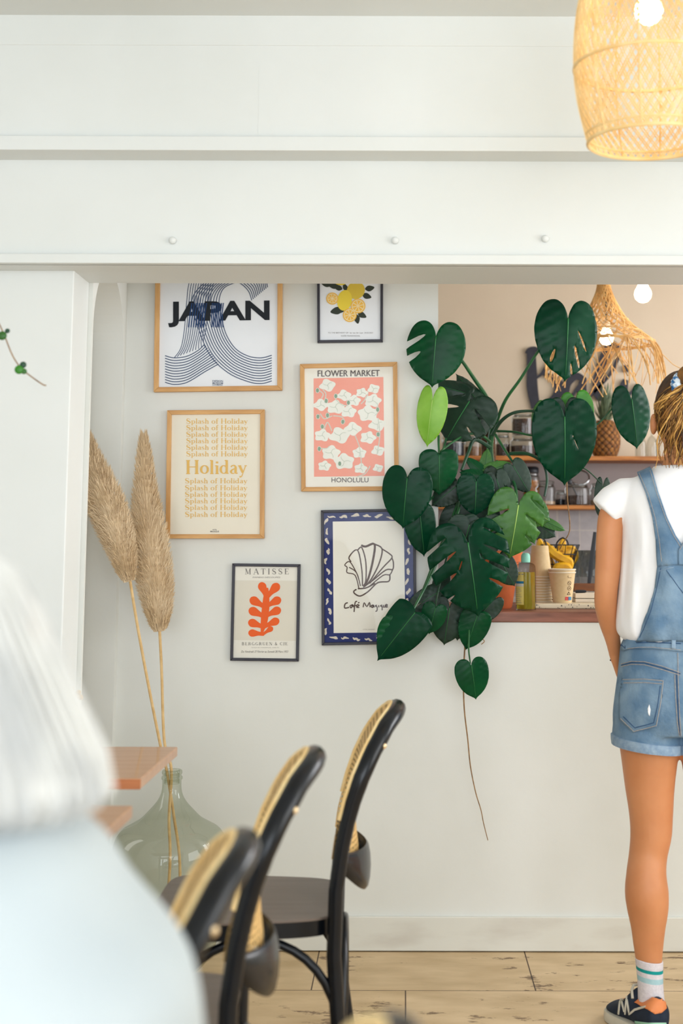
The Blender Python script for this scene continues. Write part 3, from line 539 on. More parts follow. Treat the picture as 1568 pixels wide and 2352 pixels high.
for pts in ([(733, 897), (742, 905), (738, 915)], [(745, 925), (748, 905), (741, 895)], [(770, 917), (785, 930), (800, 932)], [(829, 928), (838, 918), (845, 905)], [(866, 925), (868, 945), (860, 955)], [(735, 950), (745, 962), (763, 955)], [(765, 955), (785, 958), (792, 970)], [(745, 985), (752, 970), (762, 990)], [(868, 960), (872, 1000), (866, 1040)], [(815, 1000), (826, 1030), (830, 1070)], [(735, 1030), (750, 1030), (756, 1025)], [(820, 1095), (838, 1088), (850, 1070)]):
    F.stroke(pts, 'bloom_white', 2.2, 4, 5); F.stroke(pts, 'bloom_line', .8, 5, 5)
for x, y in ((729, 897), (749, 921), (771, 910), (800, 925), (730, 957), (752, 954), (787, 969), (867, 941), (740, 980), (733, 1031), (868, 998), (780, 1065)): F.ell(x, y, 4.5, 6, 'bloom_white', 5); F.ell(x, y, 3.5, 5, 'bud_green', 6)
F.text('GARDEN WALK', 755, 790, 1111, 1113, 'ink_grey', 2) if False else None
finish(root, F, ins, 10, .022)
# ---- splash of holiday
o4 = [(385, 943), (608, 941), (607, 1237), (381, 1237)]
root, F, ins = frame(o4, 10, 'oak', .022, 'oak-framed cream poster repeating Splash of Holiday in yellow letters', 'poster', 'framed posters', 'paper_cream', 'oakx')
for y in (973, 988, 1003, 1018, 1033, 1048): F.serif('Splash of Holiday', 427, 569, y-11.5, y, 'ink_yellow', 2, wmul=1.15)
F.serif('Holiday', 425, 567, 1057, 1088, 'ink_yellow', 3, wmul=1.25)
for y in (1110, 1126, 1141, 1156, 1171, 1187): F.serif('Splash of Holiday', 424, 568, y-11.5, y, 'ink_yellow', 2, wmul=1.15)
F.text('HOTEL', 488, 498, 1215, 1218, 'ink_grey', 2, .01); F.text('MAGIQUE', 483, 503, 1219, 1223, 'ink_grey', 2, .02)
finish(root, F, ins, 10, .022)
# ---- MATISSE
o4 = [(534, 1294), (690, 1296), (686, 1519), (529, 1517)]
root, F, ins = frame(o4, 6.5, 'blackframe', .02, 'small black-framed MATISSE exhibition poster with an orange leaf shape, lowest on the wall', 'poster', 'framed posters', 'paper_ecru')
F.poly([(538, 1333), (684, 1334), (680, 1472), (534, 1470)], 'paper_matt', 1)
F.serif('MATISSE', 562, 664, 1306, 1319, 'ink_grey', 2, .28); F.text('PAPIERS DÉCOUPÉS', 580, 643, 1324, 1327.5, 'ink_grey', 2, 0, 1)
F.stroke([(600, 1458, 3), (606, 1430, 15), (610, 1395, 17), (612, 1365, 12), (614, 1350, 4)], 'cut_orange', layer=2, smooth=5)
for x, y, L, a in ((612, 1372, 36, -112), (614, 1370, 38, -48), (608, 1394, 38, -150), (612, 1392, 36, -28), (607, 1416, 38, -155), (611, 1414, 36, -25), (605, 1440, 36, -160), (609, 1438, 34, -25), (603, 1456, 32, -175), (606, 1455, 24, -35)):
    ca, sa = math.cos(R(a)), math.sin(R(a)); P = [(-.1, .12), (.3, .15), (.75, .27), (1, .12), (1, -.12), (.75, -.27), (.3, -.15), (-.1, -.12)]
    F.poly([(x+L*(u*ca-v*sa), y+L*(u*sa+v*ca)) for u, v in P], 'cut_orange', 2, 5)
F.serif('BERGGRUEN & CIE', 555, 661, 1475, 1482, 'ink_grey', 2, .16); F.text("70 RUE DE L'UNIVERSITÉ, PARIS VII", 577, 640, 1486.5, 1488.5, 'ink_grey', 2)
F.text('Du Vendredi 27 Février au Samedi 28 Mars 1953', 554, 661, 1494, 1499, 'ink_grey', 2, 0, 1)
finish(root, F, ins, 6.5, .02)
# ---- Café Magique
o4 = [(737, 1172), (954, 1168), (957, 1478), (739, 1482)]
root, F, ins = frame(o4, 6.5, 'blackframe', .022, 'black-framed Café Magique poster with a royal blue border and a drawn brown shell', 'poster', 'framed posters', 'royal')
F.poly([(764, 1198), (927, 1196), (931, 1452), (766, 1454)], 'paper_ecru', 1)
rnd = random.Random(5)
def squig(x, y, ang, L):
    P = []; a = ang
    for k in range(5):
        P.append((x, y, rnd.uniform(3, 7) if 0 < k < 4 else 1.5)); a = ang+rnd.uniform(-.8, .8); x += math.cos(a)*L/4; y += math.sin(a)*L/4
    F.stroke(P, 'squiggle', layer=1, smooth=4)
for k in range(12): squig(752+rnd.uniform(-2, 2), 1190+k*23, PI/2, 17)
for k in range(12): squig(938+rnd.uniform(-2, 2), 1190+k*23, PI/2, 17)
for k in range(7): squig(752+k*27, 1186+rnd.uniform(-2, 2), 0, 20); squig(756+k*27, 1465+rnd.uniform(-2, 2), 0, 20)
Z = lambda pts, wd=2.4, sm=4: F.stroke([(500+x*.30612, 1150+y*.30612) for x, y in pts], 'shell_brown', wd, 2, sm)
Z([(1060, 665), (1030, 560), (970, 540), (970, 500), (952, 482), (990, 458), (1040, 540)]); Z([(985, 500), (1040, 540), (1070, 640)])
Z([(1000, 460), (985, 422), (1048, 370), (1080, 520), (1085, 640)], 3); Z([(1048, 372), (1080, 352), (1110, 460), (1110, 600), (1090, 640)], 3)
Z([(1075, 335), (1110, 344), (1175, 326), (1165, 440), (1130, 580), (1095, 640)], 5); Z([(1175, 326), (1232, 362), (1210, 470), (1150, 590), (1100, 645)], 3.4)
Z([(1232, 362), (1290, 400), (1305, 430), (1240, 500), (1140, 620)], 3); Z([(1305, 430), (1316, 460), (1312, 515), (1260, 520), (1160, 600), (1090, 650)], 3)
Z([(1312, 515), (1290, 555), (1240, 560), (1140, 640)], 2.6); Z([(1290, 555), (1282, 605), (1200, 615), (1130, 680), (1070, 715), (1030, 700), (1020, 680), (1040, 665)], 3.2); Z([(1050, 660), (1110, 655), (1180, 620)], 3.2)
Z([(975, 765), (955, 775), (952, 805), (985, 800)], 3); Z([(1010, 780), (992, 790), (1000, 805), (1012, 780), (1016, 800)], 2.6); Z([(1045, 755), (1030, 765), (1022, 835)], 2.8); Z([(1015, 790), (1040, 786)], 2.6)
Z([(1045, 795), (1060, 785), (1046, 780), (1042, 800), (1062, 800)], 2.6); Z([(1052, 768), (1062, 762)], 2.8); Z([(1090, 800), (1098, 765), (1118, 795), (1138, 762), (1142, 800)], 2.4, 3)
Z([(1165, 782), (1150, 790), (1160, 802), (1168, 782), (1172, 802)], 2.6); Z([(1192, 782), (1180, 792), (1194, 796), (1194, 825), (1182, 830)], 2.6); Z([(1206, 784), (1208, 800)], 2.6); Z([(1232, 782), (1220, 790), (1232, 796), (1232, 822)], 2.6); Z([(1242, 782), (1242, 798), (1254, 796), (1254, 782)], 2.6); Z([(1260, 792), (1272, 784), (1262, 778), (1258, 798), (1276, 796)], 2.6)
F.text('HÔTEL MAGIQUE', 833, 860, 1444.5, 1446.5, 'shell_brown', 2)
finish(root, F, ins, 6.5, .022)

# ---- Bali lettering on the beige kitchen wall (standing-off cut letters)
YS = YB-.012
Bc = U(1330, 930, YS); root = thing('wall_sign', (Bc.x, YS, Bc.z), 'large black brush-script Bali lettering on the beige kitchen wall behind the plant', 'sign')
def letter(nm, strokes):
    F = Flat(YS)
    for pts in strokes: F.stroke([(x_, y_, w_*1.25) for x_, y_, w_ in pts], 'signblack', layer=1, smooth=6)
    o = F.mb.build(nm, F.mats, root, smooth=False, solid=.008)
letter('letter', [[(1208, 812, 5), (1214, 804, 8), (1228, 802, 9), (1238, 806, 3)], [(1219, 804, 16), (1221, 850, 18), (1222, 890, 20), (1230, 938, 16)], [(1222, 872, 5), (1240, 862, 5), (1252, 845, 6)], [(1230, 806, 5), (1262, 808, 12), (1270, 830, 16), (1248, 856, 6), (1272, 868, 12), (1284, 892, 18), (1270, 918, 14), (1230, 938, 8)]])
letter('letter', [[(1342, 872, 8), (1322, 864, 14), (1302, 880, 16), (1298, 905, 14), (1308, 916, 6), (1325, 892, 6), (1340, 872, 6)], [(1340, 866, 10), (1336, 895, 17), (1342, 918, 12), (1362, 900, 5)]])
letter('letter', [[(1360, 905, 5), (1400, 860, 6), (1420, 815, 7), (1412, 790, 8), (1396, 800, 15), (1380, 850, 20), (1372, 890, 18), (1376, 915, 10), (1398, 908, 5)]])
letter('letter', [[(1436, 872, 10), (1431, 892, 16), (1430, 912, 12), (1446, 905, 6), (1464, 882, 6)], [(1430, 847, 12), (1442, 847, 13)], [(1436, 839, 8), (1437, 855, 8)]])

# ================================================================== CHAIRS
PR = [(0.0, .243), (.08, .228), (.15, .212), (.257, .196), (.385, .187), (.513, .19), (.616, .204), (.686, .222), (.738, .240), (.786, .262), (.835, .292), (.861, .318), (.880, .332)]
def prof(z):
    if z <= 0: return PR[0][1]
    for (a, xa), (c, xc) in zip(PR, PR[1:]):
        if z <= c: u = (z-a)/(c-a); return xa+(xc-xa)*u
    return PR[-1][1]
HW, ZT, ZS = .165, .861, .72
def halfw(z): return HW if z < ZS else HW*math.sqrt(max(0, 1-((z-ZS)/(ZT-ZS))**2))
def backpt(y, z, off=0): 
    k = max(0.0, min(1.0, (.78-z)/.22))
    return Vector((prof(z)+.058*k*max(0, 1-(y/HW)**2)+off, y, z))
def make_chair():
    root = empty('bistro_chair', (0, 0, 0))
    # seat: rounded tapered plywood
    ol = []
    for k in range(64):
        a = 2*PI*k/64; c, s_ = math.cos(a), math.sin(a); e = .36
        x = .195*math.copysign(abs(c)**e, c); y = math.copysign(abs(s_)**e, s_)*(.198-.028*(x/.195)); ol.append((x, y))
    b = MB(); b.prism(ol, lambda x, y, d: (x, y, d), .456, .4615, 0); s1 = b.build('seat', 'seat', root, bevel=.003, angle=30); plabel(s1, 'brown-black plywood seat panel')
    b = MB(); ol2 = [(x*.98, y*.98) for x, y in ol]; b.prism(ol2, lambda x, y, d: (x, y, d), .424, .4558, 0); b.build('seat_frame', 'blackwood', root, bevel=.004, angle=30)
    # near and far rear legs run up into the bent hoop
    zs = [0, .04, .08, .15, .2, .257, .32, .385, .45, .513, .56, .616, .65, .686, .71, .73]
    side = [backpt(HW, z) for z in zs[9:]]
    for sg in (1, -1):
        b = MB(); b.tube([Vector((prof(z), sg*(HW+(.02*max(0, (.3-z)/.3))), z)) for z in zs[:11]], [.0135+.002*min(1, z/.3) for z in zs[:11]], 12); b.build('rear_leg', 'blackwood', root)
    path = [Vector((prof(z), HW, z)) for z in (.54, .6, .65, .69, .715)]
    for k in range(0, 25):
        a = PI*k/24; y = HW*math.cos(a); z = ZS+(ZT-ZS)*math.sin(a); path.append(Vector((prof(z), y, z)))
    path += [Vector((prof(z), -HW, z)) for z in (.715, .69, .65, .6, .54)]
    n = len(path); rr = [.0158+.0035*math.sin(PI*max(0, min(1, (i-2)/(n-5))))**.6 for i in range(n)]
    b = MB(); b.tube(path, rr, 12, flat=1.0); b.build('back_hoop', 'blackwood', root)
    # bottom rail of the back: deep bent band bulging backwards
    b = MB(); rings = []
    for k in range(25):
        y = HW*(-1+2*k/24)*.985; u = 1-(y/HW)**2; zc_ = .575-.045*u**.8; x = prof(zc_)+.060*u
        hh = .047*(.35+.65*u); tt = .010
        rings.append([Vector((x+tt*math.cos(a)*1.0, y, zc_+hh*math.sin(a))) for a in [2*PI*j/12 for j in range(12)]])
    b.loft(rings); b.build('back_rail', 'blackwood', root)
    # cane panel (front) with uv in cells
    b = MB(); nz, ny = 26, 14; vs = []; uvs = []
    for i in range(nz+1):
        for j in range(ny+1):
            v = i/nz; q = -1+2*j/ny
            zz = .60+(ZT-.008-.60)*v; u = 1-q*q
            lowz = .575-.045*u**.8; zz = lowz+(ZT-.006-lowz)*v
            # keep inside the hoop
            hw = halfw(min(zz, ZT-.001)) if zz > ZS else HW
            y = q*HW
            if abs(y) > hw: y = math.copysign(hw, y)
            tn = (prof(zz+.01)-prof(zz-.01))/.02; kk = 1/math.sqrt(1+tn*tn); vs.append(backpt(y, zz, 0)+Vector((-.0185*kk, 0, .0185*kk*tn))); uvs.append((y/.0105, zz/.0105*1.0))
    b.add(vs, [(i*(ny+1)+j, i*(ny+1)+j+1, (i+1)*(ny+1)+j+1, (i+1)*(ny+1)+j) for i in range(nz) for j in range(ny)])
    o = b.build('cane_panel', 'cane', root, solid=0.0); me = o.data; ul = me.uv_layers.new(name='UVMap')
    for p_ in me.polygons:
        for li in p_.loop_indices: ul.data[li].uv = uvs[me.loops[li].vertex_index]
    # honey edge band of the webbing along the hoop
    inner = []
    for p_ in path[2:-2]:
        tn = (prof(p_.z+.01)-prof(p_.z-.01))/.02; kk = 1/math.sqrt(1+tn*tn); inner.append(Vector((p_.x-.0175*kk, p_.y, p_.z+.0175*kk*tn)))
    b = MB(); b.tube(inner, .0055, 8); o = b.build('cane_edging', 'rattan', root); plabel(o, 'honey rattan edging strip')
    for sg in (1, -1):
        b = MB(); b.tube(catmull([(-.150, sg*.165, .425), (-.155, sg*.168, .3), (-.165, sg*.178, .14), (-.185, sg*.19, 0)], 5), [.0165]*5+[.015]*6+[.013]*5, 12); b.build('front_leg', 'blackwood', root)
    # bent arches under the seat
    def arch(nm, p0, p1, zt_):
        P = []
        for k in range(21):
            a = PI*k/20; u = (1-math.cos(a))/2; P.append(Vector((p0[0]+(p1[0]-p0[0])*u, p0[1]+(p1[1]-p0[1])*u, .16+(zt_-.16)*math.sin(a)**.75)))
        b = MB(); b.tube(P, .0095, 10); b.build(nm, 'blackwood', root)
    for sg in (1, -1): arch('arch_brace', (-.160, sg*.168), (.205, sg*.165), .418)
    arch('arch_brace', (-.160, -.165), (-.160, .165), .418); arch('arch_brace', (.205, -.16), (.205, .16), .418)
    for sg in (1, -1):
        b = MB(); b.sphere((prof(.80)+.016, sg*halfw(.80)+sg*.002, .80), .007, 10, 8); b.build('screw', 'brass', root)
    return root
CH = make_chair()
spots = [((-.332, 3.13, 0), 1.5, 'black bentwood chair with cane back, furthest back and tallest against the white wall'),
         ((-.468, 2.42, 0), 3, 'middle black bentwood chair with a cane back, in front of the one by the wall'),
         ((-.508, 1.717, 0), 5, 'blurred black cane-backed chair right beside the shoulder of the white-haired person'),
         ((-.318, 1.062, 0), 0, 'black bentwood chair under the white-haired person, only its blurred tip showing at the bottom edge'),
         ]
CH0 = CH
for i, (l, rz, lb) in enumerate(spots[:4]):
    o = CH0 if i == 0 else copy_tree(CH0)
    o.location = l; o.rotation_euler.z = R(rz); tag(o, lb, 'chair', 'black bentwood chairs along the tables')

# ================================================================== TABLES
def table(x1, yn, yf, L, label, w_=.022):
    root = thing('wooden_table', (x1-L/2, (yn+yf)/2, 0), label, 'table', 'wooden tables on the left')
    b = MB(); t0 = .75-w_
    b.prism([(x1-L, yn), (x1, yn), (x1+.004, yf), (x1-L, yf)], lambda x, y, d: (x, y, d), t0, .75); b.build('table_top', ['table'], root, smooth=False, bevel=.003)
    b = MB(); b.box(x1-L, x1-.0005, yn-.0015, yn+.002, t0+.001, .7485); o = b.build('edge_band', 'tableedge', root, smooth=False); plabel(o, 'orange-brown front edge')
    cx_, cy_ = x1-L/2, (yn+yf)/2
    b = MB(); b.lathe([(.028, .02), (.028, t0-.01)], (cx_, cy_, 0), 20, cap=True); b.build('pedestal', 'blackmetal', root)
    b = MB(); b.lathe([(.2, 0), (.2, .01), (.05, .022), (.03, .03)], (cx_, cy_, 0), 32, cap=True); b.build('foot_plate', 'blackmetal', root)
    return root
table(-.529, 2.89, 3.326, .62, 'light brown wooden table top nearest the demijohn, the higher of the two in view')
table(-.494, 2.10, 2.604, .62, 'second wooden table, mostly hidden behind the white-haired person')
# dried flower in a little vase on the first table
c = UZ(160, 1720, .75); c = Vector((U(160, 1620, 3.12).x, 3.12, .75)); zt_ = U(160, 1588, 3.12).z
root = thing('bud_vase', c, 'tiny vase of dried yellow flowers on the further wooden table', 'vase')
b = MB(); b.lathe([(.001, 0), (.022, 0), (.026, .03), (.018, .07), (.01, .09), (.012, .1)], c, 20); b.build('vase_body', 'greenglass', root)
b = MB()
for k in range(4):
    tip = c+Vector((.014*math.cos(k*1.7), .01*math.sin(k*1.7), zt_-c.z-.01*k)); b.tube([c+Vector((0, 0, .02)), c+Vector((.003, 0, .09)), tip], .0012, 5)
    for q in range(8): b.sphere(tip+Vector((rnd.uniform(-.01, .01), rnd.uniform(-.008, .008), rnd.uniform(-.014, .006))), .0055, 6, 5, 1)
b.build('dried_flowers', ['straw', 'straw'], root)

# ================================================================== DEMIJOHN AND PAMPAS
DY = 4.15; dc = U(390, 2000, DY); dz = lambda py: U(390, py, DY).z
base = Vector((dc.x, DY, 0)); root = thing('demijohn', base, 'large pale green glass demijohn on the floor against the wall, holding the pampas', 'bottle')
def rx(px): return (px/FPX)*DY*1.03
zb_ = 0.0
pr = [(.001, .003), (rx(45), .001), (rx(66), .012), (rx(90), .05), (rx(104), .09), (rx(115), .14), (rx(122), .19), (rx(126), dz(1990)), (rx(124), dz(1950)), (rx(117), dz(1924)), (rx(104), dz(1905)), (rx(86), dz(1893)), (rx(66), dz(1880)), (rx(50), dz(1863)), (rx(34), dz(1844)), (rx(25), dz(1828)), (rx(21), dz(1812)), (rx(20.5), dz(1792)), (rx(22.5), dz(1789)), (rx(22.5), dz(1784)), (rx(20), dz(1780)), (rx(22), dz(1775)), (rx(21), dz(1769)), (rx(17), dz(1768)), (rx(16), dz(1776)), (rx(16), dz(1800))]
pr = catmull(pr, 4)
b = MB(); b.lathe([(max(.0005, r), z) for r, z in pr], base, 64); b.build('bottle_glass', 'greenglass', root, angle=180)
def plume(path, wid, label, seed, stem):
    rnd_ = random.Random(seed)
    P = [Vector(p) for p in path]; rt = thing('pampas_stem', stem[-1], label, 'dried grass', 'pampas stems in the demijohn')
    b = MB(); b.tube([Vector(p) for p in catmull(stem, 6)], .0042, 8); b.build('stalk', 'straw', rt)
    n = len(P); b = MB()
    Q = [Vector(q) for q in catmull(P, 10)]; N_ = len(Q)
    b.tube(Q, [max(.001, wid*.62*math.sin(PI*min(1, (i/(N_-1)*.93+.05)))**.75*(1-.25*i/(N_-1))) for i in range(N_)], 14)
    for k in range(9000):
        u = rnd_.random()**.9; i = min(N_-2, int(u*(N_-1))); q = Q[i]; t = (Q[i+1]-Q[i]).normalized()
        wl = wid*math.sin(PI*min(1, (u*.93+.05)))**.75*(1-.25*u)
        a = rnd_.random()*2*PI; side = Vector((math.cos(a), math.sin(a)*.7, 0)); side = (side-t*side.dot(t)).normalized()
        L = rnd_.uniform(.018, .042); r0 = wl*rnd_.uniform(.35, .95)
        p0 = q+side*r0; d = (t*rnd_.uniform(.2, 1.0)+side*rnd_.uniform(.3, 1.0)*(1-.5*u)+Vector((rnd_.uniform(-.15, .15), rnd_.uniform(-.15, .15), rnd_.uniform(-.25, .1)))).normalized()
        out = (p0+d*L-q); lim = wl*1.2; lat = out-t*out.dot(t)
        if lat.length > lim: d = (d*L-lat*(1-lim/lat.length)); L = 1
        wv = d.cross(Vector((rnd_.uniform(-1, 1), -1, rnd_.uniform(-1, 1)))).normalized()*rnd_.uniform(.0004, .0010)
        m1 = p0+d*L*.5+Vector((0, 0, .003)); m2 = p0+d*L
        b.add([p0-wv, p0+wv, m1+wv, m1-wv, m2], [(0, 1, 2, 3), (3, 2, 4)])
    o = b.build('plume', 'plume', rt, smooth=False)
    return rt
neck = U(387, 1768, DY)
fl = Vector((base.x+.03, DY+.02, .03))
s1 = [tuple(U(298, 1330, 4.10)), tuple(U(316, 1440, 4.11)), tuple(U(340, 1570, 4.13)), tuple(U(370, 1720, DY)), tuple(neck+Vector((-.006, 0, 0))), tuple(U(400, 1880, DY+.01)), tuple(U(413, 1990, DY+.02)), tuple(fl)]
plume([U(297, 1335, 4.10), U(272, 1240, 4.09), U(240, 1150, 4.08), U(205, 1060, 4.07), U(178, 962+0*0, 4.06)], .060, 'fluffy beige pampas plume leaning left into the arched opening', 1, s1)
s2 = [tuple(U(366, 1440, 4.2)), tuple(U(371, 1540, 4.19)), tuple(U(377, 1700, 4.16)), tuple(neck+Vector((.008, 0, 0))), tuple(U(388, 1880, DY-.01)), tuple(U(390, 1990, DY-.02)), tuple(Vector((base.x-.01, DY-.03, .03)))]
plume([U(366, 1450, 4.2), U(360, 1370, 4.21), U(345, 1260, 4.22), U(335, 1150, 4.23), U(330, 1002, 4.24)], .062, 'upright fluffy beige pampas plume beside the yellow-lettered poster', 2, s2)

# ================================================================== MONSTERA
LEAFN = 0
def in_poly(x, y, P):
    c = False; j = len(P)-1
    for i in range(len(P)):
        xi, yi = P[i]; xj, yj = P[j]
        if (yi > y) != (yj > y) and x < (xj-xi)*(y-yi)/(yj-yi)+xi: c = not c
        j = i
    return c
HALF = [(0, 0), (.06, -.12), (.2, -.25), (.42, -.31), (.68, -.27), (.88, -.12), (.99, .1), (.98, .32), (.88, .52), (.7, .7), (.46, .84), (.22, .93), (.07, .985)]
ol_ = catmull(HALF+[(0, 1.04)], 4); OUT = [(x, y) for x, y in ol_]+[(-x, y) for x, y in reversed(ol_[1:-1])]
OUT[0] = (0, .02)
def slit(side, t, r, wd=.075):
    x0, y0 = (1-r)*.95, t-.30*r-.04; x1, y1 = 1.25, t+.10
    dx, dy = x1-x0, y1-y0; L = math.hypot(dx, dy); nx, ny = -dy/L, dx/L
    pr_ = [(0, .0), (.06, .35), (.25, .75), (.6, 1), (1, 1.5)]
    A = [(x0+dx*u+nx*wd/2*k, y0+dy*u+ny*wd/2*k) for u, k in pr_]; B = [(x0+dx*u-nx*wd/2*k, y0+dy*u-ny*wd/2*k) for u, k in pr_[1:]]
    P = A+B[::-1]; return [(x*side, y) for x, y in P]
def hole(x, y, L, wd, ang):
    return [(x+L/2*math.cos(2*PI*k/14)*math.cos(R(ang))-wd/2*math.sin(2*PI*k/14)*math.sin(R(ang)), y+L/2*math.cos(2*PI*k/14)*math.sin(R(ang))+wd/2*math.sin(2*PI*k/14)*math.cos(R(ang))) for k in range(14)]
def leaf(A, T, W, Y, mat_='leaf1', slits=(), holes=(), yaw=0, dip=.0, fold=.16, droop=.12, rib='rib0', narrow=1.0, asym=0.0, seed=0, name='leaf', label=None):
    global LEAFN
    LEAFN += 1; rnd_ = random.Random(LEAFN*13+seed)
    a = U(A[0], A[1], Y); tpt = U(T[0], T[1], Y+dip)
    ya = tpt-a; L = ya.length; ya = ya/L
    n = Vector((math.sin(R(yaw)), -math.cos(R(yaw)), .1)); n = (n-ya*n.dot(ya)).normalized(); xa = n.cross(ya)
    if xa.x < 0 and abs(ya.z) > .3: pass
    hw = W/2/FPX*Y/max(.4, math.cos(R(yaw)))
    cuts = [slit(*s_) for s_ in slits]+[hole(*h) for h in holes]
    verts = []; edges = []
    def addp(P):
        o = len(verts); verts.extend(Vector((p[0], p[1])) for p in P); edges.extend((o+i, o+(i+1) % len(P)) for i in range(len(P)))
    outl = [(x*(1+asym*(1 if x > 0 else -1)), y*(1 if y > 0 else narrow)) for x, y in OUT]
    addp(outl)
    for c_ in cuts: addp(c_)
    st_ = .085; gx = -1.05
    while gx < 1.06:
        gy = -.33
        while gy < 1.05:
            if in_poly(gx+.003, gy+.002, outl): verts.append(Vector((gx+.003, gy+.002)))
            gy += st_
        gx += st_
    V, E, Fc = delaunay_2d_cdt(verts, edges, [], 0, 1e-6)[:3]
    b = MB()
    def H(x, y):
        ax = abs(x)
        z = -fold*hw*ax**1.5 - droop*L*max(0, y)**2 + .05*L*(.3-y)*(y < .3)*0
        z += .014*hw*math.cos((y-.28*ax)*2*PI*5.0)*min(1, ax*2.2)*(1-.5*ax)*2
        z += .035*hw*math.sin(5*y+x*3+LEAFN)*ax
        return z
    def P3(x, y, dz=0): return a+xa*(x*hw)+ya*(y*L)+n*(H(x, y)+dz)
    vs = [P3(v.x, v.y) for v in V]; fs = []
    for f in Fc:
        cx_ = sum(V[i].x for i in f)/3; cy_ = sum(V[i].y for i in f)/3
        if in_poly(cx_, cy_, outl) and not any(in_poly(cx_, cy_, c_) for c_ in cuts): fs.append(tuple(f))
    b.add(vs, fs, 0)
    rw = .018; N_ = 14; vs = []
    for k in range(N_+1):
        y = .0+.93*k/N_; w_ = rw*(1-.8*k/N_); vs += [P3(-w_, y, .0012), P3(0, y, .0026), P3(w_, y, .0012)]
    b.add(vs, [(3*k+j, 3*k+j+1, 3*k+j+4, 3*k+j+3) for k in range(N_) for j in (0, 1)], 1)
    o = b.build(name, [mat_, rib], PLANT, smooth=True, solid=.0009, angle=180)
    if label: plabel(o, label)
    return a
pb = U(1111, 1398, 4.62); pb.z = zt
PLANT = thing('monstera_plant', (pb.x, 4.62, zt), 'large trailing monstera in a terracotta pot on the wooden worktop, spilling over the half wall', 'plant')
b = MB(); H_ = .185
b.lathe([(.001, 0), (.088, 0), (.092, .004), (.116, .15), (.124, .15), (.128, H_), (.118, H_), (.112, .15), (.1, .14)], (pb.x, 4.62, zt), 48); b.build('pot', 'terracotta', PLANT)
b = MB(); b.lathe([(.001, 0), (.111, 0)], (pb.x, 4.62, zt+H_-.03), 32); b.build('soil', 'soil', PLANT)
pt_ = U(1119, 948, 4.62)
b = MB(); b.tube([(pb.x+.01, 4.62, zt+.1), (pb.x+.02, 4.62, zt+.4), (pt_.x, 4.62, pt_.z)], [.024, .024, .022], 16); o = b.build('moss_pole', 'moss', PLANT); plabel(o, 'brown coir-wrapped pole')
def stem(pts, r, mat_='stem', name='stem', Ys=None):
    b = MB(); P = [U(p[0], p[1], p[2]) for p in pts]; P = [Vector(q) for q in catmull([tuple(p) for p in P], 6)]
    r0, r1 = r if isinstance(r, tuple) else (r, r)
    b.tube(P, [r0+(r1-r0)*i/(len(P)-1) for i in range(len(P))], 8); return b.build(name, mat_, PLANT)
# trunk and petioles
stem([(1120, 1330, 4.6), (1135, 1230, 4.56), (1138, 1130, 4.55), (1125, 1040, 4.55), (1130, 990, 4.54), (1140, 968, 4.53)], (.012, .010), 'stem')
stem([(1142, 975, 4.52), (1118, 915, 4.48), (1090, 872, 4.42), (1055, 822, 4.34), (1020, 790, 4.30), (1002, 772, 4.27)], (.0085, .003), 'stem', 'petiole')
stem([(1138, 975, 4.52), (1160, 920, 4.48), (1195, 870, 4.44), (1236, 806, 4.40), (1275, 760, 4.35), (1304, 732, 4.30)], (.006, .003), 'stem', 'petiole')
stem([(1130, 1000, 4.52), (1150, 968, 4.5), (1180, 948, 4.48), (1225, 944, 4.46), (1270, 950, 4.42), (1294, 958, 4.38)], (.007, .003), 'stemd', 'petiole')
stem([(1135, 990, 4.55), (1180, 992, 4.5), (1220, 1000, 4.47), (1300, 1010, 4.5), (1370, 975, 4.5), (1410, 935, 4.48), (1450, 915, 4.42)], (.004, .0025), 'stem', 'petiole')
stem([(1125, 1015, 4.5), (1105, 1000, 4.45), (1075, 997, 4.42), (1040, 1015, 4.38), (1010, 1038, 4.34)], (.005, .003), 'stem', 'petiole')
stem([(1137, 998, 4.5), (1160, 1035, 4.46), (1180, 1065, 4.42), (1195, 1085, 4.4)], (.005, .003), 'stem', 'petiole')
stem([(1170, 1042, 4.46), (1210, 1042, 4.44), (1245, 1062, 4.42), (1256, 1100, 4.41), (1250, 1140, 4.4)], (.006, .004), 'stemd', 'petiole')
stem([(1140, 1060, 4.48), (1165, 1085, 4.42), (1182, 1115, 4.36), (1188, 1155, 4.3)], (.006, .004), 'stem', 'petiole')
stem([(1126, 1028, 4.48), (1090, 1010, 4.44), (1075, 1040, 4.4), (1060, 1080, 4.36)], (.007, .005), 'stemd', 'petiole')
stem([(1007, 1000, 4.36), (1007, 1020, 4.35), (1008, 1042, 4.33)], (.004, .003), 'stem', 'petiole')
stem([(1024, 1008, 4.4), (1018, 1030, 4.35), (1009, 1045, 4.33)], (.004, .003), 'stem', 'petiole')
stem([(1070, 1110, 4.45), (1050, 1180, 4.4), (1020, 1250, 4.33), (990, 1320, 4.28), (965, 1370, 4.24), (950, 1398, 4.2)], (.006, .004), 'stem', 'petiole')
stem([(1060, 1130, 4.45), (1030, 1210, 4.38), (1000, 1280, 4.32), (975, 1345, 4.28), (955, 1390, 4.25)], (.004, .003), 'stem', 'petiole')
stem([(1045, 1160, 4.44), (1038, 1230, 4.36), (1015, 1320, 4.3), (1004, 1365, 4.28), (1000, 1394, 4.24)], (.004, .0025), 'stemd', 'petiole')
stem([(1100, 1340, 4.42), (1100, 1375, 4.36), (1096, 1408, 4.3)], (.005, .003), 'stemd', 'petiole')
stem([(1030, 1110, 4.4), (985, 1150, 4.36), (965, 1172, 4.3)], (.004, .0025), 'stem', 'petiole')
stem([(1040, 1080, 4.44), (990, 1075, 4.38), (950, 1085, 4.3), (935, 1098, 4.26)], (.005, .003), 'stem', 'petiole')
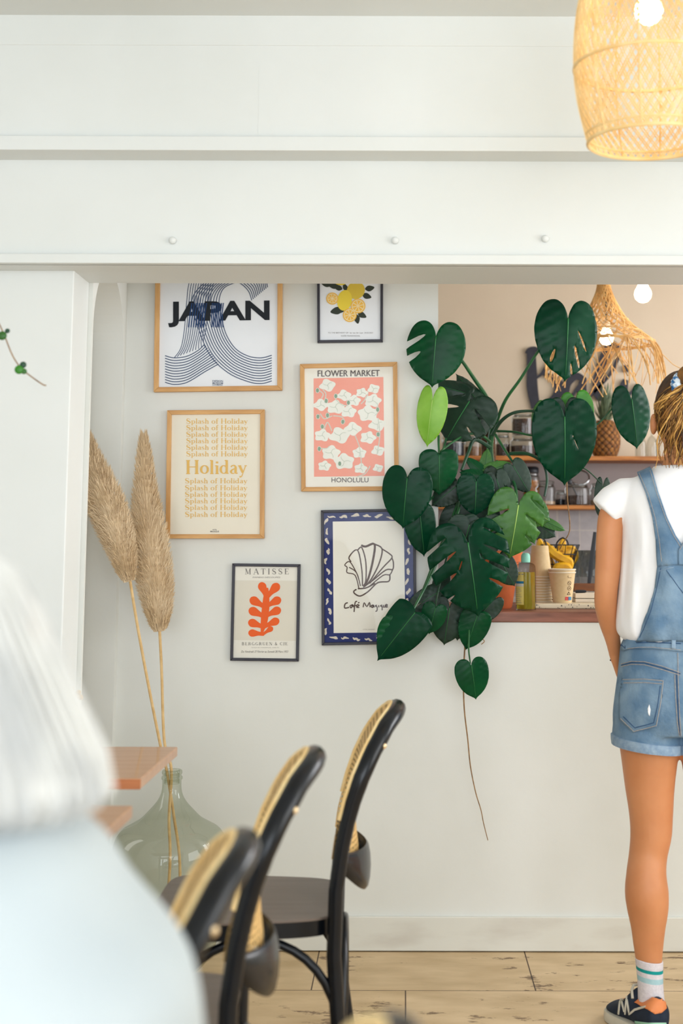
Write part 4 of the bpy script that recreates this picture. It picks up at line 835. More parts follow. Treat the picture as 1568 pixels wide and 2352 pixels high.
stem([(1240, 1010, 4.46), (1300, 1060, 4.46), (1345, 1078, 4.47), (1380, 1110, 4.48)], (.003, .002), 'stemd', 'petiole')
stem([(1085, 1360, 4.35), (1078, 1440, 4.28), (1076, 1490, 4.26), (1080, 1524, 4.22)], (.004, .002), 'stem', 'petiole')
o = stem([(1072, 1420, 4.34), (1067, 1490, 4.30), (1064, 1560, 4.29), (1066, 1630, 4.30), (1074, 1700, 4.31), (1080, 1760, 4.32), (1092, 1820, 4.33), (1104, 1860, 4.33), (1110, 1890, 4.33), (1120, 1930, 4.34)], (.0026, .0012), 'root', 'aerial_root'); plabel(o, 'long brown aerial root hanging down the wall')
stem([(1300, 1085, 4.47), (1303, 1150, 4.47), (1308, 1200, 4.47), (1306, 1225, 4.47), (1292, 1248, 4.49), (1285, 1262, 4.52)], (.0022, .0015), 'root', 'aerial_root')
stem([(1105, 1480, 4.28), (1112, 1472, 4.28), (1098, 1462, 4.28)], .0013, 'root', 'aerial_root')
for q in range(9):
    x = 1060+q*13; stem([(x, 1085+q % 3*20, 4.56), (x+random.uniform(-14, 14), 1150, 4.52), (x+random.uniform(-25, 20), 1215, 4.5)], (.004, .0025), ('stemd', 'root', 'stem')[q % 3], 'stem')
# leaves: sinus, tip, width (photo px), depth
sl = lambda *a: a
leaf((1001, 772), (991, 885), 138, 4.27, 'leaf1', ((-1, .20, .62, .13), (-1, .52, .5, .15)), yaw=-8, fold=.2, droop=.08)
leaf((1304, 731), (1301, 870), 150, 4.30, 'leaf0', (), ((.5, .36, .46, .055, 48), (.34, .62, .42, .08, 62), (.18, .86, .26, .07, 76), (-.42, .62, .24, .09, 120)), yaw=10, fold=.2, droop=.1)
leaf((1450, 917), (1466, 1027), 92, 4.42, 'leaf0', yaw=12, fold=.3, droop=.1)
leaf((1296, 957), (1300, 1109), 152, 4.37, 'leaf0', (), ((.25, .3, .05, .03, 60), (.35, .42, .2, .02, 50)), yaw=4, fold=.12, droop=.15, narrow=.9)
leaf((1322, 922), (1335, 1000), 76, 4.47, 'leaf4', yaw=-10, rib='rib2')
leaf((1298, 935), (1300, 1010), 84, 4.44, 'leaf5', yaw=0)
leaf((1245, 935), (1225, 975), 34, 4.46, 'leaf3', yaw=0, rib='rib2')
leaf((993, 918), (978, 1022), 70, 4.30, 'leaf2', yaw=-14, rib='rib2', fold=.25, droop=.12, label='young lime green leaf')
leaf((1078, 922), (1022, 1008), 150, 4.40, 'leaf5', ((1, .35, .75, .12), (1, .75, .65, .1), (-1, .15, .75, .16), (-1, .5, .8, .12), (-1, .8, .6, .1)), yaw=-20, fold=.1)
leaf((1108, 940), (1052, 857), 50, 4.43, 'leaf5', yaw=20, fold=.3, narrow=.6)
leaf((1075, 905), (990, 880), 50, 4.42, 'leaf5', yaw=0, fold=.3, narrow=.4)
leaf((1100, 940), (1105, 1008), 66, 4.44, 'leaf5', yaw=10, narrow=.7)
leaf((1008, 1045), (1009, 1134), 92, 4.32, 'leaf1', yaw=6, narrow=.5)
leaf((935, 1098), (923, 1210), 116, 4.25, 'leaf0', yaw=-10, narrow=.8, fold=.22)
leaf((963, 1176), (976, 1275), 74, 4.28, 'leaf0', yaw=12, narrow=.6, fold=.25)
leaf((1093, 1106), (1091, 1184), 88, 4.30, 'leaf0', yaw=4, narrow=.8)
leaf((1074, 1246), (1100, 1411), 190, 4.19, 'leaf0', ((-1, .08, .5, .06), (-1, .34, .68, .07), (-1, .62, .62, .09), (-1, .88, .5, .06), (1, .02, .55, .05), (1, .28, .62, .06), (1, .5, .68, .07), (1, .75, .6, .07)), ((-.25, .3, .16, .03, 130), (.3, .22, .14, .03, 50)), yaw=6, fold=.2, droop=.12, label='big glossy split leaf hanging over the half wall')
leaf((1190, 1160), (1172, 1280), 132, 4.30, 'leaf3', ((-1, .35, .7, .1), (-1, .7, .6, .08), (1, .05, .6, .08), (1, .4, .7, .1), (1, .75, .6, .08)), yaw=6, rib='rib2', fold=.12, label='yellowish green split leaf')
leaf((1205, 1165), (1262, 1195), 76, 4.33, 'leaf3', yaw=0, rib='rib2', narrow=.7)
leaf((1222, 1195), (1276, 1232), 56, 4.36, 'leaf5', yaw=0, narrow=.8)
leaf((1248, 1196), (1298, 1218), 24, 4.35, 'leaf3', yaw=0, narrow=.4)
leaf((1195, 1175), (1228, 1248), 48, 4.31, 'leaf3', yaw=0, narrow=.5)
leaf((953, 1407), (867, 1514), 102, 4.18, 'leaf0', yaw=-6, fold=.25, narrow=.25)
leaf((915, 1436), (884, 1506), 80, 4.20, 'leaf1', yaw=12, fold=.1, narrow=.6)
leaf((1000, 1396), (985, 1455), 58, 4.22, 'leaf1', yaw=0, narrow=.6)
leaf((1096, 1412), (1070, 1491), 72, 4.27, 'leaf1', yaw=0, narrow=.5)
leaf((1082, 1528), (1094, 1605), 78, 4.21, 'leaf1', yaw=8, narrow=.7)
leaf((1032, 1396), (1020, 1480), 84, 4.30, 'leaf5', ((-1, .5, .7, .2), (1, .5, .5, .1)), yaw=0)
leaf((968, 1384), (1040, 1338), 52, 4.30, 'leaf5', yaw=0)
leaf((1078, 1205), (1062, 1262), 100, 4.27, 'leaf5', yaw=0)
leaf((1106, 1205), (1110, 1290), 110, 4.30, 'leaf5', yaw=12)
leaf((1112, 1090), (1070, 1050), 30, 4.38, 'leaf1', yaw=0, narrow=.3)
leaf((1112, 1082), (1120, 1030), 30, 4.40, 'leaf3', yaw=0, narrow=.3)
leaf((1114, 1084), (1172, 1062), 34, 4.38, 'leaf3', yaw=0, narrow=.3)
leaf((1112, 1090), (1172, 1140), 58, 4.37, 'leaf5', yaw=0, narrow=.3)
leaf((1104, 1092), (1056, 1084), 26, 4.37, 'leaf1', yaw=0, narrow=.3)
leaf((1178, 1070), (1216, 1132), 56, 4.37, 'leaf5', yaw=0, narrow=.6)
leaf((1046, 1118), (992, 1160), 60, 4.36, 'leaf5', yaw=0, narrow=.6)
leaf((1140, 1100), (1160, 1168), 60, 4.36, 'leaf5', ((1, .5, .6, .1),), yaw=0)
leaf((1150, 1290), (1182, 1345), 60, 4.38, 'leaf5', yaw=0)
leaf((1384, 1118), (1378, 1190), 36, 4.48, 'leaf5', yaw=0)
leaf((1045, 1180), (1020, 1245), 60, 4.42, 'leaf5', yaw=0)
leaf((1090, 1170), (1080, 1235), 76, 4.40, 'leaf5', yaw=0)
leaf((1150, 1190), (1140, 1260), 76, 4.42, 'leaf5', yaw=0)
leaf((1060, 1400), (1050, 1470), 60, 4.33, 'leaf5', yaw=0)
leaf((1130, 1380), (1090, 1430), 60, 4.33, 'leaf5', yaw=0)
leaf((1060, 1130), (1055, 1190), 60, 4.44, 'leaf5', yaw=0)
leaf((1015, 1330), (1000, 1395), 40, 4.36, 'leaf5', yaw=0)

# ---- small trailing vine in front of the pier
vb = U(60, 860, 2.9); root = thing('string_vine', U(-12, 700, 2.9), 'thin trailing vine with tiny round leaves in front of the white pier, far left', 'plant')
P = [U(-60, 560, 2.9), U(-25, 690, 2.9), U(8, 765, 2.9), U(28, 815, 2.9), U(48, 845, 2.9), U(72, 865, 2.9), U(98, 883, 2.9), U(106, 885, 2.9)]
top = U(-75, 300, 2.9); P = [Vector((top.x, 2.9, zc)), top]+P
b = MB(); b.tube([Vector(q) for q in catmull([tuple(p) for p in P], 6)], .0014, 6); b.build('vine_stem', 'root', root)
for x, y, r, a, mt in ((5, 771, 11, 0, 'leaf3'), (17, 760, 6, 40, 'stemd'), (44, 849, 11, 10, 'leaf4'), (53, 838, 8, -30, 'stemd'), (55, 853, 7, 60, 'leaf3'), (-20, 705, 10, 0, 'leaf3')):
    c = U(x, y, 2.89); r_ = r/FPX*2.9; b = MB(); b.sphere((c.x, c.y, c.z), (r_, r_*.35, r_*.95), 14, 8); b.build('vine_leaf', mt, root)

# ================================================================== LAMPS
def weave(profile, c, nst, turns, mb_, r, mi=0, phase=0, flat=.5, sgn=1, nseg=60):
    """strand spiralling on a surface of revolution; profile list (r,z) catmulled"""
    for k in range(nst):
        P = []
        for i in range(nseg+1):
            u = i/nseg*(len(profile)-1); j = min(len(profile)-2, int(u)); f = u-j
            rr_ = profile[j][0]*(1-f)+profile[j+1][0]*f+.0012*math.sin(i*PI*1.0+k*PI); zz = profile[j][1]*(1-f)+profile[j+1][1]*f
            a = 2*PI*k/nst+phase+sgn*turns*2*PI*i/nseg
            P.append(Vector((c[0]+rr_*math.cos(a), c[1]+rr_*math.sin(a), c[2]+zz)))
        mb_.tube(P, r, 4, mi, cap=False, flat=flat)
def bulb(parent, c, r, warm=9, power=4, col=(1, .78, .5)):
    b = MB(); b.lathe([(.001, -r), (r*.5, -r*.87), (r*.87, -r*.5), (r, 0), (r*.92, r*.4), (r*.62, r*.95), (r*.5, r*1.35)], c, 24); b.build('bulb', 'bulb', parent, angle=180)
    b = MB(); b.lathe([(r*.52, r*1.3), (r*.55, r*2.0), (r*.2, r*2.3)], c, 20); b.build('bulb_socket', 'bulbcap', parent)
    l = bpy.data.lights.new('bulb_light', 'POINT'); l.energy = power; l.color = col; l.shadow_soft_size = r*1.05
    lo = bpy.data.objects.new('bulb_light', l); COL.objects.link(lo); lo.parent = parent; lo.location = Vector(c)-Vector(ORG[parent.name])
LY = 2.8; lc = U(1492, 155, LY); R0 = 178/FPX*LY; zf = lambda py: U(1492, py, LY).z-lc.z
root = thing('rattan_pendant', (lc.x, LY, lc.z), 'big woven rattan drum pendant lamp glowing yellow, top right', 'lamp')
prf = catmull([(R0*.35, zf(-190)), (R0*.62, zf(-140)), (R0*.83, zf(-50)), (R0*.93, zf(10)), (R0*.985, zf(80)), (R0, zf(155)), (R0*.97, zf(220)), (R0*.90, zf(280)), (R0*.83, zf(328))], 5)
b = MB()
for k in range(2):
    weave(prf, (lc.x, LY, lc.z), 50, .30, b, .0017, sgn=1, phase=k*.02*2, flat=.6); 
    if k < 2: weave(prf, (lc.x, LY, lc.z), 50, .30, b, .0017, sgn=-1, phase=k*.02*2, flat=.6)
weave(prf, (lc.x, LY, lc.z), 10, 0, b, .004)
b.build('lamp_shade', 'rattan', root)
b = MB()
def ring(rr_, z, t):
    b = MB(); b.tube([Vector((lc.x+rr_*math.cos(2*PI*k/48), LY+rr_*math.sin(2*PI*k/48), lc.z+z)) for k in range(49)], t, 6); b.build('shade_ring', 'rattan', root)
ring(R0*1.005, 0, .0042); ring(R0*.835, zf(326), .0042); ring(R0*.855, zf(308), .0028); ring(R0*.62, zf(-140), .004)
bulb(root, (lc.x, LY, U(1490, 25, LY).z), .03, power=11)
b = MB(); b.tube([(lc.x, LY, U(1490, 25, LY).z+.05), (lc.x, LY, zc)], .003, 8); b.build('cord', 'blackplastic', root)
# kitchen seagrass lamp
KY = 4.95; kc = U(1388, 790, KY); kf = lambda py: U(1388, py, KY).z-kc.z; KR = 117/FPX*KY
root = thing('seagrass_pendant', (kc.x, KY, kc.z), 'cone-shaped seagrass pendant lamp with a long ragged fringe, behind the monstera', 'lamp')
prf = catmull([(KR*.09, kf(560)), (KR*.10, kf(625)), (KR*.125, kf(655)), (KR*.17, kf(675)), (KR*.29, kf(705)), (KR*.46, kf(735)), (KR*.72, kf(763)), (KR*.96, kf(784)), (KR, kf(790))], 5)
b = MB()
for s_ in (1, -1):
    weave(prf, (kc.x, KY, kc.z), 20, .45, b, .0023, sgn=s_, flat=.7); weave(prf, (kc.x, KY, kc.z), 12, .8, b, .0018, sgn=s_, phase=.1, flat=.7)
for z_, rr_ in ((kf(790), KR), (kf(786), KR*.99), (kf(763), KR*.73), (kf(735), KR*.47)):
    b.tube([Vector((kc.x+rr_*math.cos(2*PI*k/40), KY+rr_*math.sin(2*PI*k/40), kc.z+z_+.002*math.sin(k*3))) for k in range(41)], .0022, 5)
b.build('lamp_shade', 'rattan2', root)
rf = random.Random(11); b = MB()
for k in range(120):
    a = rf.random()*2*PI; L = rf.uniform(.07, .17); sw = rf.uniform(-.75, .75); P = []
    for i in range(5):
        u = i/4; rr_ = KR*(1+.28*u*(1.15-.5*u))*1.0; aa = a+sw*u*L/KR*.9; P.append(Vector((kc.x+rr_*math.cos(aa), KY+rr_*math.sin(aa), kc.z-L*u**1.1*(1.0))))
    b.tube(P, .0023, 4, flat=.5)
P = [U(1504, 790, KY), U(1522, 815, KY), U(1545, 837, KY), U(1562, 846, KY)]; b.tube(P, .0015, 4)
o = b.build('fringe', 'rattan2', root); o['kind'] = 'stuff'
bulb(root, U(1392, 776, KY), .027, power=9)
b = MB(); b.tube([U(1392, 740, KY), (kc.x, KY, 2.62)], .003, 8); b.build('cord', 'blackplastic', root)
# bare bulb
bc = U(1476, 676, 4.9); root = thing('bare_bulb', bc, 'round bare light bulb glowing just below the beam, right of the seagrass lamp', 'light bulb')
bulb(root, bc, 20.5/FPX*4.9, power=5)
b = MB(); b.tube([bc+Vector((0, 0, .06)), (bc.x, 4.9, 2.62)], .003, 8); b.build('cord', 'blackplastic', root)

# ================================================================== KITCHEN THINGS
def ground(px, z, Y): p = U(px, 1200, Y); return Vector((p.x, Y, z))
def jar(x0, x1, ytop, shelfz, Y, fill, frac, label, group='clip-top jars on the kitchen shelves', lid='flat', openlid=False, square=False):
    c = ground((x0+x1)/2, shelfz, Y); r = (x1-x0)/2/FPX*Y; h = U((x0+x1)/2, ytop, Y).z-shelfz
    root = thing('storage_jar', c, label, 'jar', group)
    neck = h*.80 if not openlid else h*.9
    prf_ = [(.001, .001), (r*.9, 0), (r, .008), (r, neck*.80), (r*.93, neck*.93), (r*.82, neck), (r*.86, neck+.006), (r*.80, neck+.006), (r*.79, neck*.93)]
    n_ = 4 if square else 32
    b = MB(); b.lathe(catmull(prf_, 3), c, 32); b.build('jar_glass', 'glass', root, angle=180)
    hf = neck*frac; b = MB(); b.lathe([(.001, .004), (r*.9, .004), (r*.97, .01), (r*.97, min(hf, neck*.8)), (.001, min(hf, neck*.8)+.004)], c, 28); b.build('contents', fill, root)
    if openlid:
        lc_ = c+Vector((r*.25, .0, neck+r*.75)); b = MB()
        P = []
        b.tube([lc_+Vector((r*.8*math.cos(a), r*.35*math.sin(a)+.02, r*.62*math.sin(a))) for a in [2*PI*k/28 for k in range(29)]], .0035, 8)
        b.build('lid', 'metal', root); b = MB(); ringp = [lc_+Vector((r*.78*math.cos(a), r*.34*math.sin(a)+.02, r*.6*math.sin(a))) for a in [2*PI*k/28 for k in range(28)]]
        b.add(ringp, [tuple(range(28))]); b.build('lid_glass', 'glass', root)
    else:
        b = MB(); b.lathe([(r*.87, neck+.008), (r*.9, neck+.012), (r*.88, h*.97), (r*.6, h), (.001, h)], c, 32); b.build('lid', 'glass' if lid == 'flat' else lid, root, angle=180)
    b = MB(); b.lathe([(r*.86, neck-.004), (r*.88, neck-.002), (r*.86, neck)], c, 32); b.tube([c+Vector((-r*.86, -r*.3, neck-.002)), c+Vector((-r*1.08, -r*.35, neck*.86)), c+Vector((-r*1.05, -r*.35, neck*.6)), c+Vector((-r*.95, -r*.3, neck*.75))], .0015, 6)
    b.tube([c+Vector((-r*.86, -r*.45, neck)), c+Vector((-r*.88, -r*.45, h*.95)), c+Vector((0, -r*.9, h*.97))], .0013, 6); b.build('wire_clip', 'metal', root)
    return root
jar(1016, 1066, 985, ztop1, 5.74, 'darkfill', .62, 'broad jar of black tea at the left end of the upper shelf')
jar(1068, 1106, 992, ztop1, 5.76, 'amberfill', .5, 'jar with amber contents half hidden by the coir pole, upper shelf')
jar(1140, 1172, 990, ztop1, 5.76, 'coffee', .6, 'narrow clip-top jar, quarter full of brown grains, left of the stacked jars')
j = jar(1174, 1230, 999, ztop1, 5.74, 'coffee', .62, 'lower clip-top jar of the two-jar stack on the upper shelf')
zj = U(1200, 999, 5.74).z
jar(1177, 1227, 943, zj+.001, 5.74, 'coffee', .85, 'upper clip-top jar full of coffee, topmost of the stack on the upper shelf')
jar(1228, 1262, 985, ztop1, 5.78, 'darkfill', .8, 'dark jar mostly hidden behind the big leaf, upper shelf')
jar(1202, 1240, 1072, ztop2, 5.78, 'orangefill', .8, 'tall jar with orange contents and a dark lid on the lower shelf', lid='blackplastic')
jar(1232, 1276, 1104, ztop2, 5.72, 'palefill', .2, 'wide clip-top jar nearly empty on the lower shelf under the big leaf')
jar(1299, 1354, 1112, ztop2, 5.72, 'coffee', .5, 'clip-top jar with its round glass lid standing open, lower shelf', openlid=True)
jar(1356, 1392, 1110, ztop2, 5.74, 'palefill', .3, 'clip-top jar beside the open one, touching the shoulder of the white T-shirt')
jar(1276, 1299, 1126, ztop2, 5.78, 'darkfill', .5, 'small dark jar between the two wide jars, lower shelf')
jar(1420, 1470, 1105, ztop2, 5.76, 'coffee', .5, 'clip-top jar behind the white T-shirt, lower shelf')
jar(1120, 1160, 1095, ztop2, 5.76, 'amberfill', .6, 'clip-top jar behind the foliage, lower shelf')
jar(1040, 1085, 1100, ztop2, 5.76, 'darkfill', .6, 'dark jar at the left end of the lower shelf behind the leaves')
# long spoon sticking out
p0 = U(1312, 1150, 5.71); root = thing('spoon', p0, 'dark spoon handle leaning in the open jar on the lower shelf', 'spoon')
b = MB(); b.tube([U(1330, 1148, 5.72), U(1312, 1112, 5.70)], .003, 6); b.sphere(U(1308, 1107, 5.70), (.01, .004, .012), 10, 8); b.build('spoon_body', 'blackplastic', root)
# upside-down stem glasses
for i, px in enumerate((1474, 1500, 1520)):
    c = ground(px, ztop1, 5.76); h = U(px, 965, 5.76).z-ztop1; r = 12.5/FPX*5.76; b = MB()
    b.lathe(catmull([(r, 0), (r*1.02, h*.2), (r*.95, h*.42), (r*.5, h*.54), (.004, h*.6), (.0035, h*.8), (.006, h*.96), (r*.9, h*.985), (r*.9, h), (.001, h)], 3), c, 28)
    o = b.build('wine_glass', 'glass', None, origin=c, angle=180)
    tag(o, ('clear stem glass standing upside down, just under the tip of the dark leaf', 'clear stem glass standing upside down, beside the ear of the woman', 'clear stem glass standing upside down, behind the hair of the woman')[i], 'glass', 'upside-down stem glasses on the upper shelf')
# pineapple
c = ground(1392, ztop1, 5.75); root = thing('pineapple', c, 'ripe pineapple with a spiky green crown standing on the upper shelf', 'fruit')
hb = U(1392, 966, 5.75).z-ztop1; rb = 34/FPX*5.75; b = MB(); nu, nv = 96, 64; vs = []; fs = []
for i in range(nv+1):
    v = i/nv; rad = rb*(math.sin(PI*(.13+.80*v))**.42)
    for j_ in range(nu):
        th = 2*PI*j_/nu; g = abs(math.sin(th*6.5+v*17))*abs(math.sin(th*6.5*1.0-v*17+PI*.0)); g = min(1, g*2.2)
        rr_ = rad*(1+.075*(g-.5)); vs.append((c.x+rr_*math.cos(th), c.y+rr_*math.sin(th), c.z+hb*v))
fi = []; 
b.add(vs, [])
for i in range(nv):
    for j_ in range(nu):
        th = 2*PI*(j_+.5)/nu; v = (i+.5)/nv; g = abs(math.sin(th*6.5+v*17))*abs(math.sin(th*6.5-v*17)); g = min(1, g*2.2)
        b.f.append((i*nu+j_, i*nu+(j_+1) % nu, (i+1)*nu+(j_+1) % nu, (i+1)*nu+j_)); b.m.append(0 if g > .42 else 1)
b.f.append(tuple(range(nu))[::-1]); b.m.append(1); b.f.append(tuple(nv*nu+j_ for j_ in range(nu))); b.m.append(1)
b.build('fruit_body', ['pine', 'pinedark'], root)
b = MB(); rp = random.Random(4); hc = U(1392, 868, 5.75).z-ztop1-hb
for k in range(46):
    a = k*2.399; u = k/46; L = hc*(.45+.6*u)*rp.uniform(.85, 1.1); sp = (1-u)*1.0+.12; P = []; W_ = []
    for i in range(6):
        t_ = i/5; P.append(Vector((c.x+math.cos(a)*(.008+sp*.055*t_**.8)+ .012*t_*t_, c.y+math.sin(a)*(.008+sp*.055*t_**.8), c.z+hb-.006+L*t_*(1-.25*sp*t_)))); W_.append(.007*(1-t_)**.6+.0004)
    b.tube(P, W_, 6, flat=.35, up=Vector((-math.sin(a), math.cos(a), 0)))
b.build('leaf_crown', 'crown', root)
# soap bottle
c = ground(1206, zt, 4.48); r = 22.5/FPX*4.48; h = U(1206, 1292, 4.48).z-zt
root = thing('soap_bottle', c, 'clear bottle of yellow liquid soap with a mint green cap on the worktop', 'bottle')
b = MB(); b.lathe(catmull([(.001, .001), (r*.85, 0), (r, .006), (r, h*.5), (r, h*.86), (r*.85, h*.96), (r*.4, h), (r*.38, h+.006)], 4), c, 36); b.build('bottle_glass', 'glass', root, angle=180)
b = MB(); b.lathe([(.001, .004), (r*.9, .004), (r*.93, .01), (r*.93, h*.8), (.001, h*.8)], c, 32); b.build('liquid', 'amberliq', root)
b = MB(); b.lathe(catmull([(r*.42, h), (r*.46, h+.003), (r*.46, h+.02), (r*.34, h+.028), (r*.18, h+.03), (.001, h+.03)], 3), c, 24); b.build('cap', 'mintcap', root)
b = MB(); vs = []
for k in range(13):
    a = R(175+k*6.5); vs += [(c.x+r*1.01*math.cos(a), c.y+r*1.01*math.sin(a), c.z+h*.12), (c.x+r*1.01*math.cos(a), c.y+r*1.01*math.sin(a), c.z+h*.8)]
b.add(vs, [(2*k, 2*k+2, 2*k+3, 2*k+1) for k in range(12)])
def band(z0, z1, mi, a0=0, a1=12):
    vs = []
    for k in range(a0, a1+1):
        a = R(175+k*6.5); vs += [(c.x+r*1.016*math.cos(a), c.y+r*1.016*math.sin(a), c.z+h*z0), (c.x+r*1.016*math.cos(a), c.y+r*1.016*math.sin(a), c.z+h*z1)]
    b.add(vs, [(2*k, 2*k+2, 2*k+3, 2*k+1) for k in range(a1-a0)], mi)
band(.56, .61, 1); band(.50, .555, 2)
for k in range(8): band(.16+k*.04, .168+k*.04, 3, 1, 10-k % 3)
for k in range(4): band(.745, .765, 3, 1+k*3, 3+k*3)
b.build('bottle_label', ['soaplabel', 'blueprint', 'cream', 'ink_grey'], root, smooth=False)
# terrazzo tray
c0 = U(1216, 1400, 4.56); b = MB(); ztz = zt+.016
b.box(c0.x, c0.x+.62, 4.56, 4.80, zt+.0005, ztz); o = b.build('terrazzo_tray', 'terrazzo', None, smooth=False, origin=(c0.x+.31, 4.68, zt), bevel=.004); tag(o, 'speckled terrazzo slab lying on the worktop under the paper cups', 'tray')
# cups
def cup(name, c, up, r, h, label, group):
    root = thing(name, c, label, 'cup', group); b = MB(); s_ = 1 if up else -1; z0 = 0 if up else h
    rb_ = r*.69
    P = [(.001, .006), (rb_*.93, .006), (rb_, 0), (rb_*1.02, .008), (r*.965, h*.965), (r*.93, h*.965), (rb_*.96, .012), (.001, .012)]
    b.lathe([(a, z0+s_*z) for a, z in P], c, 36); b.build('cup_wall', 'cup', root)
    b = MB(); b.lathe([(r*.96, z0+s_*(h*.955)), (r*1.01, z0+s_*(h*.96)), (r*1.02, z0+s_*h*.98), (r*.99, z0+s_*h), (r*.93, z0+s_*(h*.99)), (r*.94, z0+s_*h*.96)], c, 36); b.build('cup_rim', 'cuprim', root)
    return root
r = 31/FPX*4.66; h = U(1290, 1313, 4.66).z-ztz; c = ground(1289, ztz, 4.66)
ca = cup('paper_cup', c, True, r, h, 'kraft paper cup standing upright on the terrazzo slab, the lower of the nested pair', 'upright kraft cups')
cup('paper_cup', c+Vector((0, 0, .0095)), True, r, h, 'kraft paper cup nested inside the upright one on the terrazzo slab', 'upright kraft cups')
F = Flat(4.66); F.Y = 4.66-r*.80
# printed marks on the cup front (small, curved onto the wall)
def oncup(pts_, mat_, wd):
    P = []
    for x, y in pts_:
        p = U(x, y, 4.66-r*.8); k = (p.z-c.z)/h; rr_ = r*(.70+.27*k)*1.012; a = math.asin(max(-1, min(1, (p.x-c.x)/rr_))); P.append(Vector((p.x, c.y-rr_*math.cos(a), p.z)))
    return P
b = MB()
def cm(pts_, mi, wd=.0006): b.tube(oncup(pts_, None, 0), wd, 5, mi)
for y0 in (1339.5, 1351.5): cm([(1307.5+4*math.cos(a), y0+4.6*math.sin(a)) for a in [2*PI*k/12 for k in range(13)]], 0)
cm([(1305.5, 1337), (1309.5, 1342)], 0); cm([(1307.5, 1350), (1307.5, 1353)], 0, .0012); cm([(1304, 1327), (1312, 1327)], 0); cm([(1304, 1322), (1304, 1326)], 0)
cm([(1303, 1366), (1306.5, 1359.5), (1310, 1366), (1303, 1366)], 0, .0009)
for x0, mi in ((1298, 1), (1306, 2)):
    q = oncup([(x0, 1371), (x0+7, 1371), (x0+7, 1379), (x0, 1379)], None, 0); o_ = len(b.v); q = [v+Vector((0, -.0004, 0)) for v in q]; b.add(q, [(0, 1, 2, 3)], mi)
cm([(1300, 1376), (1303, 1373), (1302, 1378)], 3, .0004); cm([(1309, 1377), (1309, 1372.5), (1311, 1374)], 3, .0004)
b.build('printed_marks', ['ink', 'red', 'blueprint', 'cuprim'], ca, smooth=False)
# upside-down stack
r2 = 27.5/FPX*4.72; h2 = .105; c2 = ground(1239, ztz, 4.72)
ztopst = U(1240, 1253, 4.72).z; n_ = 10; pit = (ztopst-ztz-h2)/(n_-1)
for k in range(n_):
    cup('paper_cup', c2+Vector((0, 0, k*pit)), False, r2, h2, 'topmost kraft paper cup of the upside-down stack behind the soap bottle' if k == n_-1 else 'kraft paper cup inside the upside-down stack behind the soap bottle, only its rim showing', 'upside-down stack of kraft cups')
# fruit basket with bananas
BYc = 4.93; c = ground(1287, zt, BYc); root = thing('fruit_basket', c, 'black wire fruit basket with looped handles behind the paper cups', 'basket')
b = MB(); s_ = FPX/BYc
def bring(y, xl, xr, t=.002):
    z = U(1287, y, BYc).z; rr_ = (xr-xl)/2/s_; cx_ = U((xl+xr)/2, y, BYc).x; b.tube([Vector((cx_+rr_*math.cos(2*PI*k/36), BYc+rr_*.62*math.sin(2*PI*k/36), z)) for k in range(37)], t, 6); return cx_, rr_, z
rs = [bring(1251.5, 1242, 1330), bring(1273, 1250, 1322), bring(1296, 1256, 1316), bring(1320, 1262, 1310)]
b.build('wire_rings', 'blackmetal', root); b = MB()
for k in range(14):
    a = 2*PI*k/14; b.tube([Vector((q[0]+q[1]*math.cos(a), BYc+q[1]*.62*math.sin(a), q[2])) for q in rs]+[Vector((c.x, BYc, zt+.02))], .0016, 6)
b.build('wire_ribs', 'blackmetal', root); b = MB()
for pts_ in ([(1232, 1240), (1238, 1235), (1248, 1238), (1254, 1252), (1259, 1300)], [(1276, 1260), (1279, 1246), (1290, 1236), (1301, 1241), (1305, 1252)]): b.tube([Vector(q) for q in catmull([tuple(U(x, y, BYc-.062)) for x, y in pts_], 5)], .0026, 8)
b.build('loop_handles', 'blackmetal', root)
b = MB(); b.lathe([(.05, 0), (.05, .012), (.03, .03), (.01, .03)], c, 24, cap=True); b.build('basket_foot', 'blackmetal', root)
bl = ['banana curving down through the middle of the wire basket', 'banana with its stalk up between the basket handles', 'banana lying lowest in the wire basket', 'banana at the left of the basket behind the stacked cups', 'banana at the right side of the wire basket']
for i, (pts_, dy) in enumerate((([(1250, 1245), (1262, 1262), (1282, 1278), (1305, 1290), (1312, 1306)], -.03), ([(1293, 1236), (1290, 1256), (1286, 1268), (1300, 1272), (1318, 1262)], -.005), ([(1268, 1312), (1285, 1303), (1300, 1304), (1312, 1314)], -.045), ([(1238, 1238), (1242, 1255), (1252, 1275), (1262, 1292), (1275, 1300)], .01), ([(1296, 1262), (1310, 1262), (1318, 1275), (1312, 1298)], .03))):
    P = [Vector(q) for q in catmull([tuple(U(x, y, BYc+dy)) for x, y in pts_], 5)]; n2 = len(P); pp = P[n2//2]
    root = thing('banana', pp, bl[i], 'banana', 'bananas in the wire basket')
    b = MB(); b.tube(P, [.0168*min(1, .28+2.2*min(k, n2-1-k)/n2*1.6) for k in range(n2)], 6); b.build('peel', 'banana', root, angle=30)
    b = MB(); b.tube([P[0]+(P[0]-P[1])*.9, P[0], P[1]], [.0035, .004, .005], 6); b.build('stalk', 'bananatip', root)
